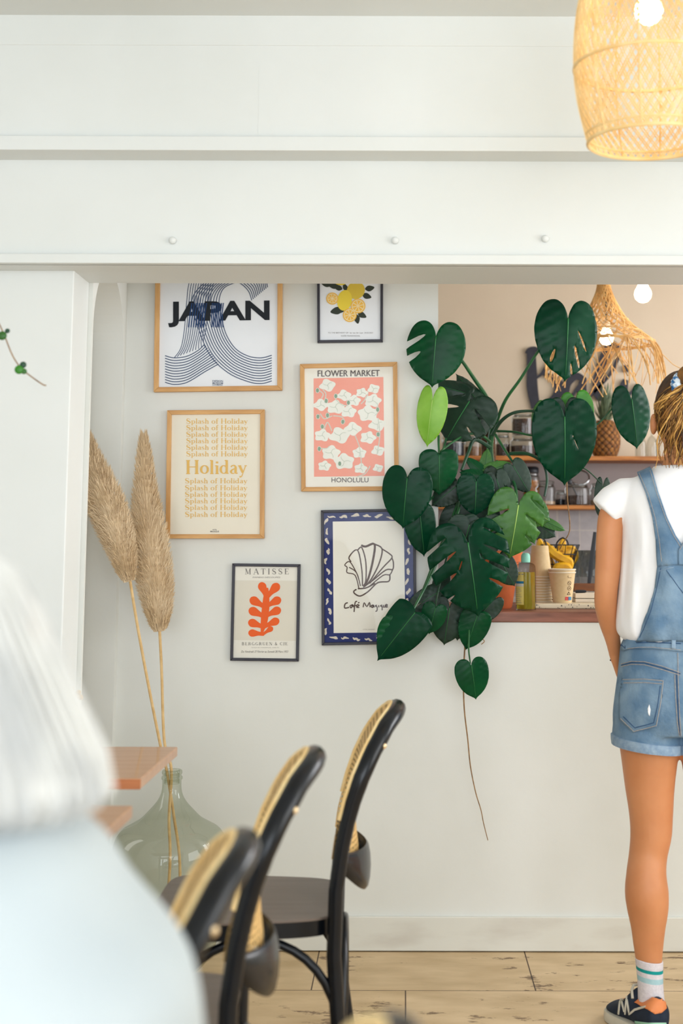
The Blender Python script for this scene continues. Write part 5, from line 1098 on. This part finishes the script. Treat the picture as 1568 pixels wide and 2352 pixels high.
# things right of the cups
c = ground(1348, zt, 4.985); b = MB(); wd = 32/FPX*5.0; hg = U(1348, 1264, 5.0).z-zt
b.lathe([(.001, .002), (wd*.95, .002), (wd, .006), (wd*1.12, hg*.5), (wd*1.22, hg), (wd*1.2, hg), (wd*1.08, hg*.5)], c, 4+28); o = b.build('blender_jug', 'smoke', None, origin=c, angle=180); tag(o, 'smoky transparent container at the back of the worktop beside the banana basket', 'container')
c = U(1358, 1338, 4.92); c.z = zt; root = thing('kitchen_knife', (c.x, 4.92, zt), 'long dark knife standing with its blade up beside the arm of the woman', 'knife')
b = MB(); p0, p1 = U(1352, 1342, 4.92), U(1366, 1222, 4.92); b.tube([p0, (p0*2+p1)/3, (p0+2*p1)/3, p1], [.006, .008, .008, .006], 4, flat=.25); b.build('blade', 'blackplastic', root); b = MB(); b.tube([Vector((p0.x, 4.92, zt+.002)), p0], .009, 8); b.build('handle', 'blackplastic', root)
c0 = U(1318, 1357, 4.86); zb3 = U(1340, 1341, 4.86).z
b = MB(); b.box(c0.x, c0.x+.22, 4.86, 4.925, zt+.046, zb3); b.box(c0.x+.01, c0.x+.03, 4.87, 4.92, zt, zt+.046); b.box(c0.x+.18, c0.x+.2, 4.87, 4.92, zt, zt+.046); o = b.build('cutting_board', 'board', None, smooth=False, origin=(c0.x+.1, 4.9, zt), bevel=.002); tag(o, 'brown wooden riser board behind the white cartons on the worktop', 'board')
for k, (ya_, yb_) in enumerate(((1374, 1363), (1386, 1375.5))):
    z0_, z1_ = U(1340, ya_, 4.68).z, U(1340, yb_, 4.68).z
    if k == 1: z0_ = ztz+.0005
    p = U(1321, ya_, 4.68); b = MB(); b.box(p.x, p.x+.2, 4.68, 4.79, z0_, z1_); o = b.build('white_box', 'whitebox', None, smooth=False, origin=(p.x+.1, 4.7, z0_), bevel=.0015)
    tag(o, ('upper of two flat white cartons stacked on the terrazzo slab', 'lower of two flat white cartons stacked on the terrazzo slab')[k], 'box', 'flat white cartons')
p = U(1322, 1358, 4.70); b = MB(); zz = U(1340, 1363, 4.68).z+.0055
b.tube([Vector((p.x, 4.71, zz)), Vector((p.x+.03, 4.71, zz)), Vector((p.x+.036, 4.71, zz))], [.0055, .005, .003], 8, 0); b.tube([Vector((p.x+.036, 4.71, zz)), Vector((p.x+.1, 4.71, zz-.001))], .0014, 6, 1)
o = b.build('screwdriver', ['blackplastic', 'metal'], None, origin=(p.x, 4.71, zz)); tag(o, 'small black-handled tool lying on the white cartons', 'tool')

# ================================================================== PEOPLE
def bake(o):
    dg = bpy.context.evaluated_depsgraph_get(); dg.update(); ev = o.evaluated_get(dg); me = bpy.data.meshes.new_from_object(ev)
    o.modifiers.clear(); o.data = me; me.polygons.foreach_set('use_smooth', [True]*len(me.polygons)); return o
def remesh(o, vox, it=6):
    m_ = o.modifiers.new('r', 'REMESH'); m_.mode = 'VOXEL'; m_.voxel_size = vox
    s_ = o.modifiers.new('s', 'SMOOTH'); s_.factor = .6; s_.iterations = it
    bpy.context.view_layer.update(); return bake(o)
def sring(c, rx, ry, n=28, e=1.0, ax=Vector((1, 0, 0)), ay=Vector((0, 1, 0))):
    out = []
    for k in range(n):
        a = 2*PI*k/n; ca, sa = math.cos(a), math.sin(a)
        out.append(c+ax*(rx*math.copysign(abs(ca)**e, ca))+ay*(ry*math.copysign(abs(sa)**e, sa)))
    return out
def limb(mb, pts, n=20, flat=1.0):
    """pts: (Vector, radius)"""
    Q = catmull([(p.x, p.y, p.z, r) for p, r in pts], 5); V = [Vector(q[:3]) for q in Q]; mb.tube(V, [q[3] for q in Q], n, flat=flat)
    mb.sphere(V[0], Q[0][3]*.98, 14, 8); mb.sphere(V[-1], Q[-1][3]*.98, 14, 8)
def hand(mb, w_, d, nrm, side, curl=.5, s_=1.0):
    """w_ wrist, d pointing direction, nrm back-of-hand normal, side +1/-1 thumb side"""
    d = d.normalized(); nrm = (nrm-d*nrm.dot(d)).normalized(); lat = d.cross(nrm)*side
    P = [sring(w_+d*(u*s_), wx*s_, .012*s_*t_, 16, .8, lat, nrm) for u, wx, t_ in ((-.01, .022, 1.2), (.015, .027, 1.15), (.045, .036, 1.05), (.075, .039, .9), (.09, .036, .8))]
    mb.loft(P)
    for k, (o_, L) in enumerate(((.029, .070), (.010, .080), (-.010, .075), (-.028, .058))):
        p = w_+d*(.083*s_)+lat*(o_*s_); q = [p]; ang = .12; 
        for seg in (.45, .3, .25):
            ang += curl*.9; q.append(q[-1]+(d*math.cos(ang)-nrm*math.sin(ang))*(L*seg*s_))
        mb.tube(q, [.0092*s_, .0085*s_, .008*s_, .0066*s_], 10); mb.sphere(q[-1], .0066*s_, 10, 6)
    q = [w_+d*(.02*s_)+lat*(.022*s_), w_+d*(.045*s_)+lat*(.047*s_)-nrm*.006, w_+d*(.068*s_)+lat*(.054*s_)-nrm*(.016*s_), w_+d*(.088*s_)+lat*(.048*s_)-nrm*(.024*s_)]
    mb.tube(q, [.013*s_, .011*s_, .0095*s_, .0075*s_], 10); mb.sphere(q[-1], .0075*s_, 10, 6)

GY = 3.68
def G(px, py, dy=0): return U(px, py, GY+dy)
def gr(px, dy=0): return px/FPX*(GY+dy)
MX = 3126
gb = Vector((G(1563, 2200).x, GY, 0))
girl = thing('person', gb, 'woman seen from behind in white T-shirt and blue denim dungaree shorts, at the half wall', 'person')
b = MB()
tor = [(1563, 1672, 100, .08, 0), (1563, 1640, 136, .108, -.002), (1563, 1560, 132, .112, 0), (1563, 1500, 108, .095, .01), (1563, 1420, 100, .09, .015), (1563, 1300, 108, .10, .01), (1563, 1200, 122, .105, .0), (1563, 1135, 132, .085, .0), (1563, 1105, 96, .065, .0), (1565, 1080, 46, .055, .005), (1566, 1050, 41, .052, .012), (1566, 1000, 42, .056, .02)]
b.loft([sring(G(x, y, dy), gr(w_), dp, 28, .9) for x, y, w_, dp, dy in tor])
hc_ = G(1568, 955, .025); b.sphere(hc_, (gr(62), .092, gr(92)), 28, 20)
b.sphere(hc_+Vector((0, .035, -.045)), (.052, .06, .065), 20, 12)           # jaw
limb(b, [(hc_+Vector((0, .088, .022)), .008), (hc_+Vector((0, .104, -.012)), .012)], 10)   # nose
b.sphere(hc_+Vector((0, .093, -.048)), (.024, .01, .008), 14, 8); b.sphere(hc_+Vector((0, .09, -.075)), (.018, .014, .012), 14, 8)
for sg in (-1, 1):
    ec = G(1568+sg*68, 975, .012); b.sphere(ec, (.009, .02, .031), 12, 10); b.sphere(ec+Vector((sg*.004, -.008, -.002)), (.006, .009, .026), 10, 8)
def mir(p): return Vector((2*gb.x-p.x, p.y, p.z))
arm = [(1446, 1152, 33, 0), (1410, 1180, 33, 0), (1400, 1230, 31, 0), (1397, 1290, 30, .0), (1392, 1350, 27, .005), (1391, 1390, 26, .02), (1398, 1430, 23, .045), (1407, 1470, 18, .07), (1414, 1510, 14.5, .095)]
leg = [(1492, 1660, 78, 0), (1491, 1730, 65, 0), (1491.5, 1800, 56, .0), (1494.5, 1866, 49, .0), (1494.5, 1915, 46, 0), (1488, 1963, 42.5, 0), (1484, 2005, 44, -.01), (1484.5, 2047, 48, -.015), (1487, 2088, 45.5, -.012), (1488, 2130, 38, -.005), (1488.5, 2171, 33, 0), (1490, 2213, 28.5, 0), (1492, 2260, 26, 0), (1495, 2300, 27, .0)]
shH, shT = Vector((.640, 3.620, 0)), Vector((.558, 3.800, 0)); sd = (shT-shH).normalized()
for mirror in (False, True):
    f = mir if mirror else (lambda p: p); sg = 1 if mirror else -1
    A_ = [(f(G(x, y, dy)), gr(r_)) for x, y, r_, dy in arm]; limb(b, A_)
    w_ = A_[-1][0]; hand(b, w_, f(G(1440, 1575, .13))-f(G(1414, 1510, .095)), Vector((sg, .25, .2)), -sg, .35, .95)
    Lg = [(f(G(x, y, dy))+Vector((.014 if mirror else 0, 0, 0)), gr(r_)) for x, y, r_, dy in leg]; limb(b, Lg, 24)
    ank = Lg[-1][0]; dd = Vector((sd.x*(-1 if mirror else 1), sd.y, 0)); limb(b, [(ank, .03), (ank+dd*.05+Vector((0, 0, -.03)), .03), (ank+dd*.14+Vector((0, 0, -.055)), .022)])
body = b.build('body', 'skin', girl); remesh(body, .0046, 8)
for sg in (-1, 1):
    e_ = MB(); e_.sphere(hc_+Vector((sg*.031, .082, .018)), .011, 12, 8); e_.build('eye', 'lens', girl)
# hair tie on the wrist
wv = G(1414, 1513, .095); b = MB(); b.tube([wv+Vector((gr(12.6)*math.cos(a), .0145*math.sin(a), .004*math.cos(a))) for a in [2*PI*k/24 for k in range(25)]], .0022, 6); b.build('wrist_band', 'darkelastic', girl)
# T-shirt
b = MB()
sh_ = [(1563, 1484, 100, .098, .01), (1563, 1470, 128, .118, .008), (1563, 1452, 143, .128, .005), (1563, 1420, 146, .13, .005), (1563, 1340, 141, .127, .005), (1563, 1250, 136, .124, .0), (1563, 1190, 138, .117, .0), (1563, 1150, 140, .104, .0), (1563, 1120, 132, .09, 0), (1563, 1098, 108, .076, 0), (1564, 1082, 74, .066, 0), (1564, 1070, 60, .063, .003)]
def shr(x, y, w_, dp, dy):
    ring = sring(G(x, y, dy), gr(w_), dp, 64, .85); out = []
    for k, p in enumerate(ring):
        a = 2*PI*k/64; am = .007*max(0, min(1, (y-1150)/150))
        out.append(p+Vector((0, am*math.sin(a*11+y*.01)+am*.6*math.sin(a*17-y*.02), 0)))
    return out
shc = catmull(sh_, 4); b.loft([shr(*q) for q in shc])
for mirror in (False, True):
    f = mir if mirror else (lambda p: p); P = [f(G(1475, 1125)), f(G(1440, 1136)), f(G(1410, 1156)), f(G(1392, 1175)), f(G(1389, 1178))]; b.tube(P, [gr(30), gr(41), gr(43), gr(41.5), gr(40)], 24)
shirt = b.build('t_shirt', 'white', girl); remesh(shirt, .0045, 5)
b = MB(); b.tube([G(1564, 1074, .003)+Vector((gr(61)*math.cos(a), .064*math.sin(a), .004*math.sin(a)-.002)) for a in [2*PI*k/40 for k in range(41)]], .0045, 8); b.build('neck_ribbing', 'white', shirt)
# shorts of the dungarees
b = MB()
shp = [(1563, 1462, 122, .118, .008), (1563, 1480, 134, .124, .005), (1563, 1520, 138, .128, 0), (1563, 1560, 142, .132, -.003), (1563, 1600, 147, .137, -.006), (1563, 1640, 151, .137, -.006), (1563, 1680, 150, .125, -.003)]
b.loft([sring(G(x, y, dy), gr(w_), dp, 48, .88) for x, y, w_, dp, dy in catmull(shp, 3)])
for mirror in (False, True):
    f = mir if mirror else (lambda p: p)
    b.loft([sring(f(G(x, y, dy)), gr(w_), dp, 40, .95) for x, y, w_, dp, dy in ((1489, 1620, 70, .10, 0), (1487, 1660, 76, .112, -.004), (1484, 1690, 76, .112, -.004), (1485, 1712, 75, .108, -.003))])
shorts = b.build('denim_shorts', 'denim', girl); remesh(shorts, .005, 4)
for mirror in (False, True):
    f = mir if mirror else (lambda p: p); b = MB(); R_ = []
    for x, y, w_, dp in ((1485, 1716, 74, .106), (1485, 1719, 77.5, .112), (1485, 1708, 79, .115), (1484, 1697, 78.5, .114), (1484, 1695, 74, .108)):
        R_.append([p+Vector((0, 0, .010*math.cos(2*PI*k/40)*(1 if mirror else -1))) for k, p in enumerate(sring(f(G(x, y, -.004)), gr(w_), dp, 40, .95))])
    b.loft(R_, cap=False); o = b.build('rolled_cuff', 'denimlight', shorts); plabel(o, 'paler turned-up hem')
def bvh_of(*obs):
    V = []; Fs = []
    for o in obs:
        off = len(V); org = Vector(ORG[o.name]); V += [v.co+org for v in o.data.vertices]; Fs += [tuple(i+off for i in p.vertices) for p in o.data.polygons]
    return BVHTree.FromPolygons(V, Fs)
CAMP = Vector((0, 0, CAMZ))
def hit(bv, px, py, Y, off):
    d = (U(px, py, Y)-CAMP).normalized(); h = bv.ray_cast(CAMP, d)
    if h[0] is None: 
        nn = bv.find_nearest(U(px, py, Y)); return nn[0]+nn[1]*off
    n = h[1]; n = n if n.dot(d) < 0 else -n
    return h[0]+n*off
def patch(name, mt, parent, bv, poly, off, step=7, Y=GY, solid=.002, smooth_px=3):
    P = []
    for i in range(len(poly)):
        a, c = poly[i], poly[(i+1) % len(poly)]; n = max(1, int(math.hypot(c[0]-a[0], c[1]-a[1])/step))
        P += [(a[0]+(c[0]-a[0])*k/n, a[1]+(c[1]-a[1])*k/n) for k in range(n)]
    verts = [Vector(p) for p in P]; edges = [(i, (i+1) % len(P)) for i in range(len(P))]
    x0, x1 = min(p[0] for p in P), max(p[0] for p in P); y0, y1 = min(p[1] for p in P), max(p[1] for p in P)
    x = x0+step*.6
    while x < x1:
        y = y0+step*.55
        while y < y1:
            if in_poly(x, y, P): verts.append(Vector((x, y)))
            y += step
        x += step
    V, E, Fc = delaunay_2d_cdt(verts, edges, [], 0, 1e-4)[:3]; b = MB()
    fs = [tuple(f) for f in Fc if in_poly(sum(V[i].x for i in f)/3, sum(V[i].y for i in f)/3, P)]
    b.add([hit(bv, v.x, v.y, Y, off) for v in V], fs); return b.build(name, mt, parent, solid=solid, angle=180)
def seam(name, mt, parent, bv, lines, off, r_=.0009, Y=GY):
    b = MB()
    for pts in lines:
        Q = []
        for i in range(len(pts)-1):
            n = max(1, int(math.hypot(pts[i+1][0]-pts[i][0], pts[i+1][1]-pts[i][1])/5)); Q += [(pts[i][0]+(pts[i+1][0]-pts[i][0])*k/n, pts[i][1]+(pts[i+1][1]-pts[i][1])*k/n) for k in range(n)]
        Q.append(pts[-1]); b.tube([hit(bv, x, y, Y, off) for x, y in Q], r_, 5)
    return b.build(name, mt, parent)
def mpoly(P): return P+[(MX-x, y) for x, y in reversed(P)]
bv = bvh_of(shirt, shorts)
bib = patch('back_bib', 'denim', girl, bv, mpoly([(1563, 1268), (1545, 1276), (1514, 1292), (1505, 1350), (1490, 1405), (1474, 1445), (1461, 1470)]), .006, 8)
sl_ = [(1463, 1085), (1497, 1078), (1511, 1130), (1532, 1190), (1550, 1230), (1572, 1262), (1574, 1296), (1514, 1300), (1509, 1240), (1500, 1190), (1484, 1135)]
for k, P in enumerate((sl_, [(MX-x, y) for x, y in sl_][::-1])):
    s__ = patch('shoulder_strap', 'denim', girl, bv, P, .009+.003*k, 7)
    fx = (lambda x: x) if k == 0 else (lambda x: MX-x)
    b3 = bvh_of(s__)
    seam('strap_seam', 'stitch', s__, b3, [[(fx(1468), 1088), (fx(1489), 1136), (fx(1505), 1190), (fx(1514), 1240), (fx(1520), 1290)], [(fx(1493), 1082), (fx(1507), 1130), (fx(1528), 1190), (fx(1546), 1230), (fx(1566), 1262)]], .0022, .0006)
    # strap passing over the shoulder to the front
    top = hit(bv, fx(1463), 1085, GY, .009); top2 = hit(bv, fx(1497), 1078, GY, .009)
bb = bvh_of(bib); seam('bib_seam', 'denimdark', bib, bb, [[(1516, 1300), (1540, 1287), (1563, 1277), (1586, 1287), (1610, 1300)], [(1518, 1304), (1508, 1352), (1494, 1406), (1478, 1446), (1468, 1464)], [(1608, 1304), (1618, 1352), (1632, 1406), (1648, 1446)], [(1530, 1310), (1558, 1350), (1570, 1364)]], .0018, .0009)
seam('bib_seam', 'denimlight', bib, bb, [[(1516, 1296), (1540, 1283), (1563, 1273)], [(1514, 1312), (1530, 1306), (1545, 1303)]], .0022, .0011)
bs = bvh_of(shorts)
wb = patch('waistband', 'denim', girl, bs, mpoly([(1563, 1464), (1500, 1463), (1463, 1466), (1437, 1474), (1431, 1480), (1431, 1496), (1450, 1491), (1500, 1491), (1563, 1497)]), .0055, 7)
bw = bvh_of(wb); seam('waist_seam', 'stitch', wb, bw, [[(1461, 1470), (1500, 1467), (1563, 1468)], [(1442, 1490), (1470, 1487), (1500, 1487), (1563, 1493)]], .0018, .0006)
seam('waist_seam', 'denimdark', wb, bw, [[(1462, 1477), (1500, 1476), (1563, 1479)], [(1436, 1484), (1438, 1500)]], .0015, .0014)
for x in (1547, 1579): patch('belt_loop', 'denimlight', girl, bw, [(x-5, 1463), (x+5, 1463), (x+3, 1506), (x-6, 1506)], .0045, 5)
pk = patch('back_pocket', 'denim', girl, bs, [(1431, 1558), (1525, 1561), (1519, 1615), (1509, 1668), (1455, 1683), (1424, 1652), (1424, 1600)], .0035, 7)
bp_ = bvh_of(pk); seam('pocket_seam', 'stitch', pk, bp_, [[(1431, 1561), (1480, 1560), (1523, 1564)], [(1433, 1569), (1480, 1568), (1522, 1571)], [(1523, 1563), (1517, 1615), (1507, 1666), (1456, 1680), (1426, 1650)]], .002, .0008)
seam('pocket_seam', 'denimdark', pk, bp_, [[(1516, 1575), (1511, 1615), (1501, 1660), (1458, 1672), (1432, 1646)]], .0012, .0013)
pkr = patch('back_pocket', 'denim', girl, bs, [(MX-x, y) for x, y in ((1431, 1558), (1525, 1561), (1519, 1615), (1509, 1668), (1455, 1683), (1424, 1652), (1424, 1600))], .0035, 7)
patch('worn_patch', 'white', pk, bp_, [(1491, 1618), (1494, 1630), (1492, 1645), (1489, 1640), (1487, 1628)], .0015, 4, solid=.0006)
seam('back_seam', 'stitch', girl, bs, [[(1427, 1525), (1450, 1519), (1480, 1520), (1520, 1530), (1562, 1545)], [(1427, 1531), (1450, 1526), (1480, 1527), (1520, 1538), (1562, 1551)], [(1556, 1500), (1557, 1560), (1560, 1640), (1563, 1690)], [(1549, 1550), (1551, 1600), (1555, 1660), (1560, 1690)]], .0012, .0008)
seam('back_seam', 'denimdark', girl, bs, [[(1553, 1550), (1555, 1600), (1558, 1660), (1562, 1690)], [(1427, 1528), (1450, 1522), (1480, 1523), (1520, 1534), (1562, 1548)]], .0006, .0014)
# socks and shoes
for mirror in (False, True):
    f = mir if mirror else (lambda p: p); sg = -1 if mirror else 1
    b = MB(); R_ = []; ys = [2203, 2205, 2217, 2221, 2229, 2231, 2240, 2252, 2256, 2275, 2305, 2318]
    hwv = [28.5, 30.5, 30, 29.5, 29, 29, 28.5, 28, 28, 28, 29.5, 29]
    for y, w_ in zip(ys, hwv):
        x = 1490+(y-2203)*.055; R_.append([p+Vector((0, 0, -.004*math.cos(2*PI*k/36)*sg)) for k, p in enumerate(sring(f(G(x, y)), gr(w_), gr(w_)*1.08, 36))])
    for i in range(len(R_)-1):
        mi = 1 if ys[i] in (2221,) else (2 if ys[i] == 2240 else 0); b.loft(R_[i:i+2], cap=False, mi=mi)
    b.build('sock', ['sock', 'teal', 'paleblue'], girl)
    H0 = f(shH); d_ = Vector((sd.x*sg, sd.y, 0)); n_ = Vector((-d_.y, d_.x, 0)); L = (shT-shH).length+.012
    root_ = None
    secs = [(0, .012, .075), (.03, .028, .096), (.10, .034, .102), (.22, .0375, .088), (.34, .039, .088), (.42, .040, .105), (.50, .042, .098), (.62, .045, .074), (.75, .047, .058), (.87, .043, .050), (.95, .032, .043), (1, .012, .034)]
    secs = catmull(secs, 3); R_ = []
    for u, w_, h_ in secs:
        c_ = H0+d_*(u*L); R_.append([c_+n_*(w_*math.copysign(abs(math.cos(a))**.8, math.cos(a))*(1-.35*max(0, math.sin(a))**2))+Vector((0, 0, .018+(h_-.018)*(.5+.5*math.sin(a)))) for a in [2*PI*k/28 for k in range(28)]])
    b = MB(); b.loft(R_); up = b.build('shoe', 'navy', girl); bu = bvh_of(up)
    R_ = []
    for u, w_, h_ in secs:
        c_ = H0+d_*((u*1.03-.012)*L); R_.append([c_+n_*((w_+.004)*x_)+Vector((0, 0, z_)) for x_, z_ in ((-1, .002), (-1.04, .014), (-1, .026), (-.9, .027), (.9, .027), (1, .026), (1.04, .014), (1, .002))])
    b = MB(); b.loft(R_); b.build('sole', 'cream', up)
    if not mirror:
        Ys = 3.70
        o = patch('heel_collar', 'orangeleather', up, bu, [(1457, 2303), (1470, 2292), (1479, 2285), (1495, 2291), (1515, 2297), (1525, 2290), (1529, 2316), (1517, 2326), (1503, 2329), (1488, 2319), (1472, 2312)], .0025, 4, Ys, .001)
        seam('side_logo', 'cream', up, bu, [[(1421, 2328), (1426, 2292), (1436, 2328), (1440, 2290)], [(1440, 2296), (1446, 2329), (1458, 2320), (1484, 2313)]], .002, .0028, Ys)
        o = patch('mint_wedge', 'mint', up, bu, [(1459, 2344), (1490, 2348), (1528, 2348), (1528, 2362), (1462, 2360)], .003, 5, Ys, .001)
        b = MB(); b.tube([H0+d_*(L*u)+n_*(.034*s_)+Vector((0, 0, z)) for u, s_, z in ((.36, 1.0, .086), (.41, .85, .102), (.46, .5, .110), (.46, -.5, .110), (.41, -.85, .102), (.36, -1.0, .086))], .0035, 8); b.build('collar_lining', 'cream', up)
# hair of the woman: cap, swept strands, tail and scrunchie
b = MB(); hcc = hc_+Vector((0, -.008, .012))
R_ = []
for i in range(15):
    ph = R(-40+130*i/14); R_.append([hcc+Vector((gr(68)*math.cos(ph)*math.cos(a), .100*math.cos(ph)*math.sin(a)-(.018 if math.sin(a) > 0 else 0)*math.cos(ph), gr(95)*math.sin(ph)))+Vector((0, 0, .022*max(0, math.sin(a))*max(0, math.cos(ph)))) for a in [2*PI*k/32 for k in range(32)]])
b.loft(R_); cap = b.build('hair', 'hairdark', girl)
rh = random.Random(9); knot = G(1574, 884, -.085)
mbs = {n: MB() for n in ('hair', 'hairlight', 'hairdark')}
def surf(a, ph, k=1.03): return hcc+Vector((gr(68)*k*math.cos(ph)*math.cos(a), .100*k*math.cos(ph)*math.sin(a), gr(95)*k*math.sin(ph)))
for q in range(330):
    a0 = R(rh.uniform(176, 364)); ph0 = R(rh.uniform(-42, 10)); p0 = surf(a0, ph0, 1.0)
    pm = surf(a0*.6+R(270)*.4, ph0*.5+R(22), 1.05); p1 = surf(R(270)+rh.uniform(-.2, .2), R(48), 1.04)
    P = catmull([tuple(p0), tuple(surf(a0*.85+R(270)*.15, ph0*.8+R(8), 1.045)), tuple(pm), tuple(p1), tuple(knot)], 4)
    mt = rh.choice(('hair', 'hair', 'hairlight', 'hairlight', 'hairdark')); n = len(P); mbs[mt].tube([Vector(p) for p in P], [rh.uniform(.0012, .0026)]*n, 5, flat=.6)
for q in range(300):
    x1 = 1566+rh.gauss(0, 24); x1 = max(1512, x1); yl = rh.uniform(940, 1078); P = []; ph = rh.random()*6; am = rh.uniform(.003, .009); fr = rh.uniform(2, 5)
    for i in range(14):
        u = i/13; x = 1574+(x1-1574)*min(1, u*1.5)**.8+(x1-1574)*.25*u; y = 884+(yl-884)*u
        p = G(x, y, -.088-.038*math.sin(PI*min(1, u*1.1))*.9+.012*u+rh.uniform(0, .0)); P.append(p+Vector((am*math.sin(fr*u*3+ph), am*.6*math.cos(fr*u*3+ph)-(q % 5)*.003, 0)))
    mt = rh.choice(('hair', 'hairlight', 'hairlight', 'hair', 'hairdark')); mbs[mt].tube(P, [rh.uniform(.0014, .003)*(1-.5*k/13) for k in range(14)], 5, flat=.6)
for n_, m_ in mbs.items(): o = m_.build('hair_strands', n_, cap); plabel(o, {'hair': 'golden brown strands', 'hairlight': 'blond strands', 'hairdark': 'dark brown strands'}[n_]); 
b = MB(); P = []
for k in range(97):
    a = 2*PI*k/96; rr_ = .026; P.append(knot+Vector((rr_*math.cos(a), -.004+.006*math.sin(9*a), rr_*math.sin(a))))
b.tube(P, [.011+.003*math.sin(k*1.9) for k in range(97)], 10); b.build('scrunchie', 'scrunchie', cap)
b = MB(); b.sphere(knot+Vector((.01, -.012, .022)), (.034, .026, .03), 20, 14); b.build('bun', 'hair', cap)

# ---- seated white-haired person in the foreground
SY = 1.14
def Q_(px, py, dy=0): return U(px, py, SY+dy)
def qr(px): return px/FPX*SY
sc = Vector((-.335, 1.092, 0))
old = thing('person', Vector((-.33, 1.12, 0)), 'white-haired person in a pale blue shirt, large and blurred in the left foreground', 'person')
hd = Q_(-140, 1575); b = MB()
b.sphere(hd, (.090, .072, .104), 28, 20); b.sphere(hd+Vector((-.035, 0, -.06)), (.065, .055, .06), 20, 12)
limb(b, [(hd+Vector((-.092, 0, .02)), .009), (hd+Vector((-.112, 0, -.012)), .013)], 10); b.sphere(hd+Vector((-.094, 0, -.05)), (.01, .024, .008), 12, 8)
for sg in (-1, 1): b.sphere(hd+Vector((.0, sg*.078, -.005)), (.02, .009, .031), 12, 10)
limb(b, [(hd+Vector((.015, 0, -.06)), .06), (hd+Vector((.045, 0, -.15)), .06), (Vector((-.345, SY, .97)), .065)])
hipz = .56; hx = -.30
tr_ = [(-.30, .56, .15, .175), (-.29, .66, .125, .16), (-.285, .78, .125, .165), (-.31, .90, .12, .175), (-.335, .96, .095, .16), (-.345, .995, .06, .08)]
b.loft([sring(Vector((x, SY, z)), rx_, ry_, 28, .9) for x, z, rx_, ry_ in tr_])
for sg in (-1, 1):
    y = SY+sg*.19
    limb(b, [(Vector((-.345, y-sg*.02, .935)), .045), (Vector((-.33, y+sg*.01, .85)), .044), (Vector((-.33, y+sg*.02, .72)), .04), (Vector((-.40, y, .68)), .036), (Vector((-.50, SY+sg*.12, .66)), .03), (Vector((-.58, SY+sg*.08, .645)), .024)])
    hand(b, Vector((-.58, SY+sg*.08, .645)), Vector((-1, -.2*sg, -.15)), Vector((-.1, 0, 1)), sg, .25, .95)
    y2 = SY+sg*.09
    limb(b, [(Vector((-.28, y2, .555)), .088), (Vector((-.5, y2+sg*.01, .555)), .08), (Vector((-.76, y2+sg*.02, .53)), .06), (Vector((-.79, y2+sg*.02, .42)), .055), (Vector((-.80, y2+sg*.02, .25)), .045), (Vector((-.80, y2+sg*.02, .09)), .035)])
    limb(b, [(Vector((-.79, y2+sg*.02, .055)), .036), (Vector((-.93, y2+sg*.03, .04)), .03)])
ob = b.build('body', 'skin2', old); remesh(ob, .006, 6)
b = MB()
tr2 = [(-.305, .545, .15, .185), (-.30, .60, .155, .185), (-.290, .70, .145, .175), (-.295, .80, .142, .18), (-.308, .89, .140, .19), (-.332, .95, .114, .175), (-.342, .99, .10, .14), (-.355, 1.02, .072, .08)]
b.loft([sring(Vector((x, SY, z)), rx_, ry_, 40, .9) for x, z, rx_, ry_ in catmull(tr2, 3)])
for sg in (-1, 1):
    y = SY+sg*.19; limb(b, [(Vector((-.345, y-sg*.02, .935)), .062), (Vector((-.33, y+sg*.01, .85)), .06), (Vector((-.33, y+sg*.02, .72)), .056), (Vector((-.40, y, .68)), .05), (Vector((-.50, SY+sg*.12, .66)), .042), (Vector((-.53, SY+sg*.105, .655)), .038)])
ss = b.build('shirt', 'paleshirt', old); remesh(ss, .007, 8)
b = MB()
for sg in (-1, 1):
    y2 = SY+sg*.09; limb(b, [(Vector((-.28, y2, .562)), .098), (Vector((-.5, y2+sg*.01, .558)), .09), (Vector((-.76, y2+sg*.02, .53)), .072), (Vector((-.79, y2+sg*.02, .42)), .066), (Vector((-.80, y2+sg*.02, .25)), .058), (Vector((-.80, y2+sg*.02, .12)), .055)])
tz = b.build('trousers', 'denimdark', old); remesh(tz, .007, 8)
for sg in (-1, 1):
    b = MB(); y2 = SY+sg*.12; limb(b, [(Vector((-.78, y2, .042)), .041), (Vector((-.86, y2, .042)), .042), (Vector((-.95, y2, .032)), .032)]); b.build('shoe', 'navy', old)
    e_ = MB(); e_.sphere(hd+Vector((-.086, sg*.031, .018)), .011, 12, 8); e_.build('eye', 'lens', old)
b = MB(); R_ = []
for y, xr, w_, dp in ((1240, -100, 60, .03), (1250, -60, 0, .05), (1290, 0, 0, .068), (1350, 38, 0, .082), (1420, 70, 0, .09), (1500, 106, 0, .097), (1600, 150, 0, .103), (1700, 196, 0, .108), (1780, 230, 0, .11), (1830, 224, 0, .106), (1856, 190, 0, .095)):
    w_ = (xr+300)/2; c_ = Q_(xr-w_, y); R_.append([p+Vector((0, 0, 0)) for p in sring(c_, qr(w_), dp, 48, 1.0)])
R_[0] = sring(Q_(-170, 1238), qr(40), .02, 48)
b.loft(R_); hr = b.build('hair', 'greyhair', old)
# open the face side: strands give the bob its texture
rh = random.Random(21); b = MB()
for q in range(260):
    a = rh.uniform(-1.9, 1.9); P = []; ex = rh.uniform(1.0, 1.06)
    for i in range(9):
        u = i/8*(len(R_)-1); j_ = min(len(R_)-2, int(u)); f_ = u-j_; k = int((a/(2*PI)*48)) % 48
        p = R_[j_][k]*(1-f_)+R_[j_+1][k]*f_; cc_ = (R_[j_][0]+R_[j_][24])/2*(1-f_)+(R_[j_+1][0]+R_[j_+1][24])/2*f_; P.append(cc_+(p-cc_)*ex+Vector((.003*math.sin(i+q), .003*math.cos(i*1.3+q), 0)))
    b.tube(P, [.0022]*9, 5)
b.build('hair_strands', 'greyhair', hr)
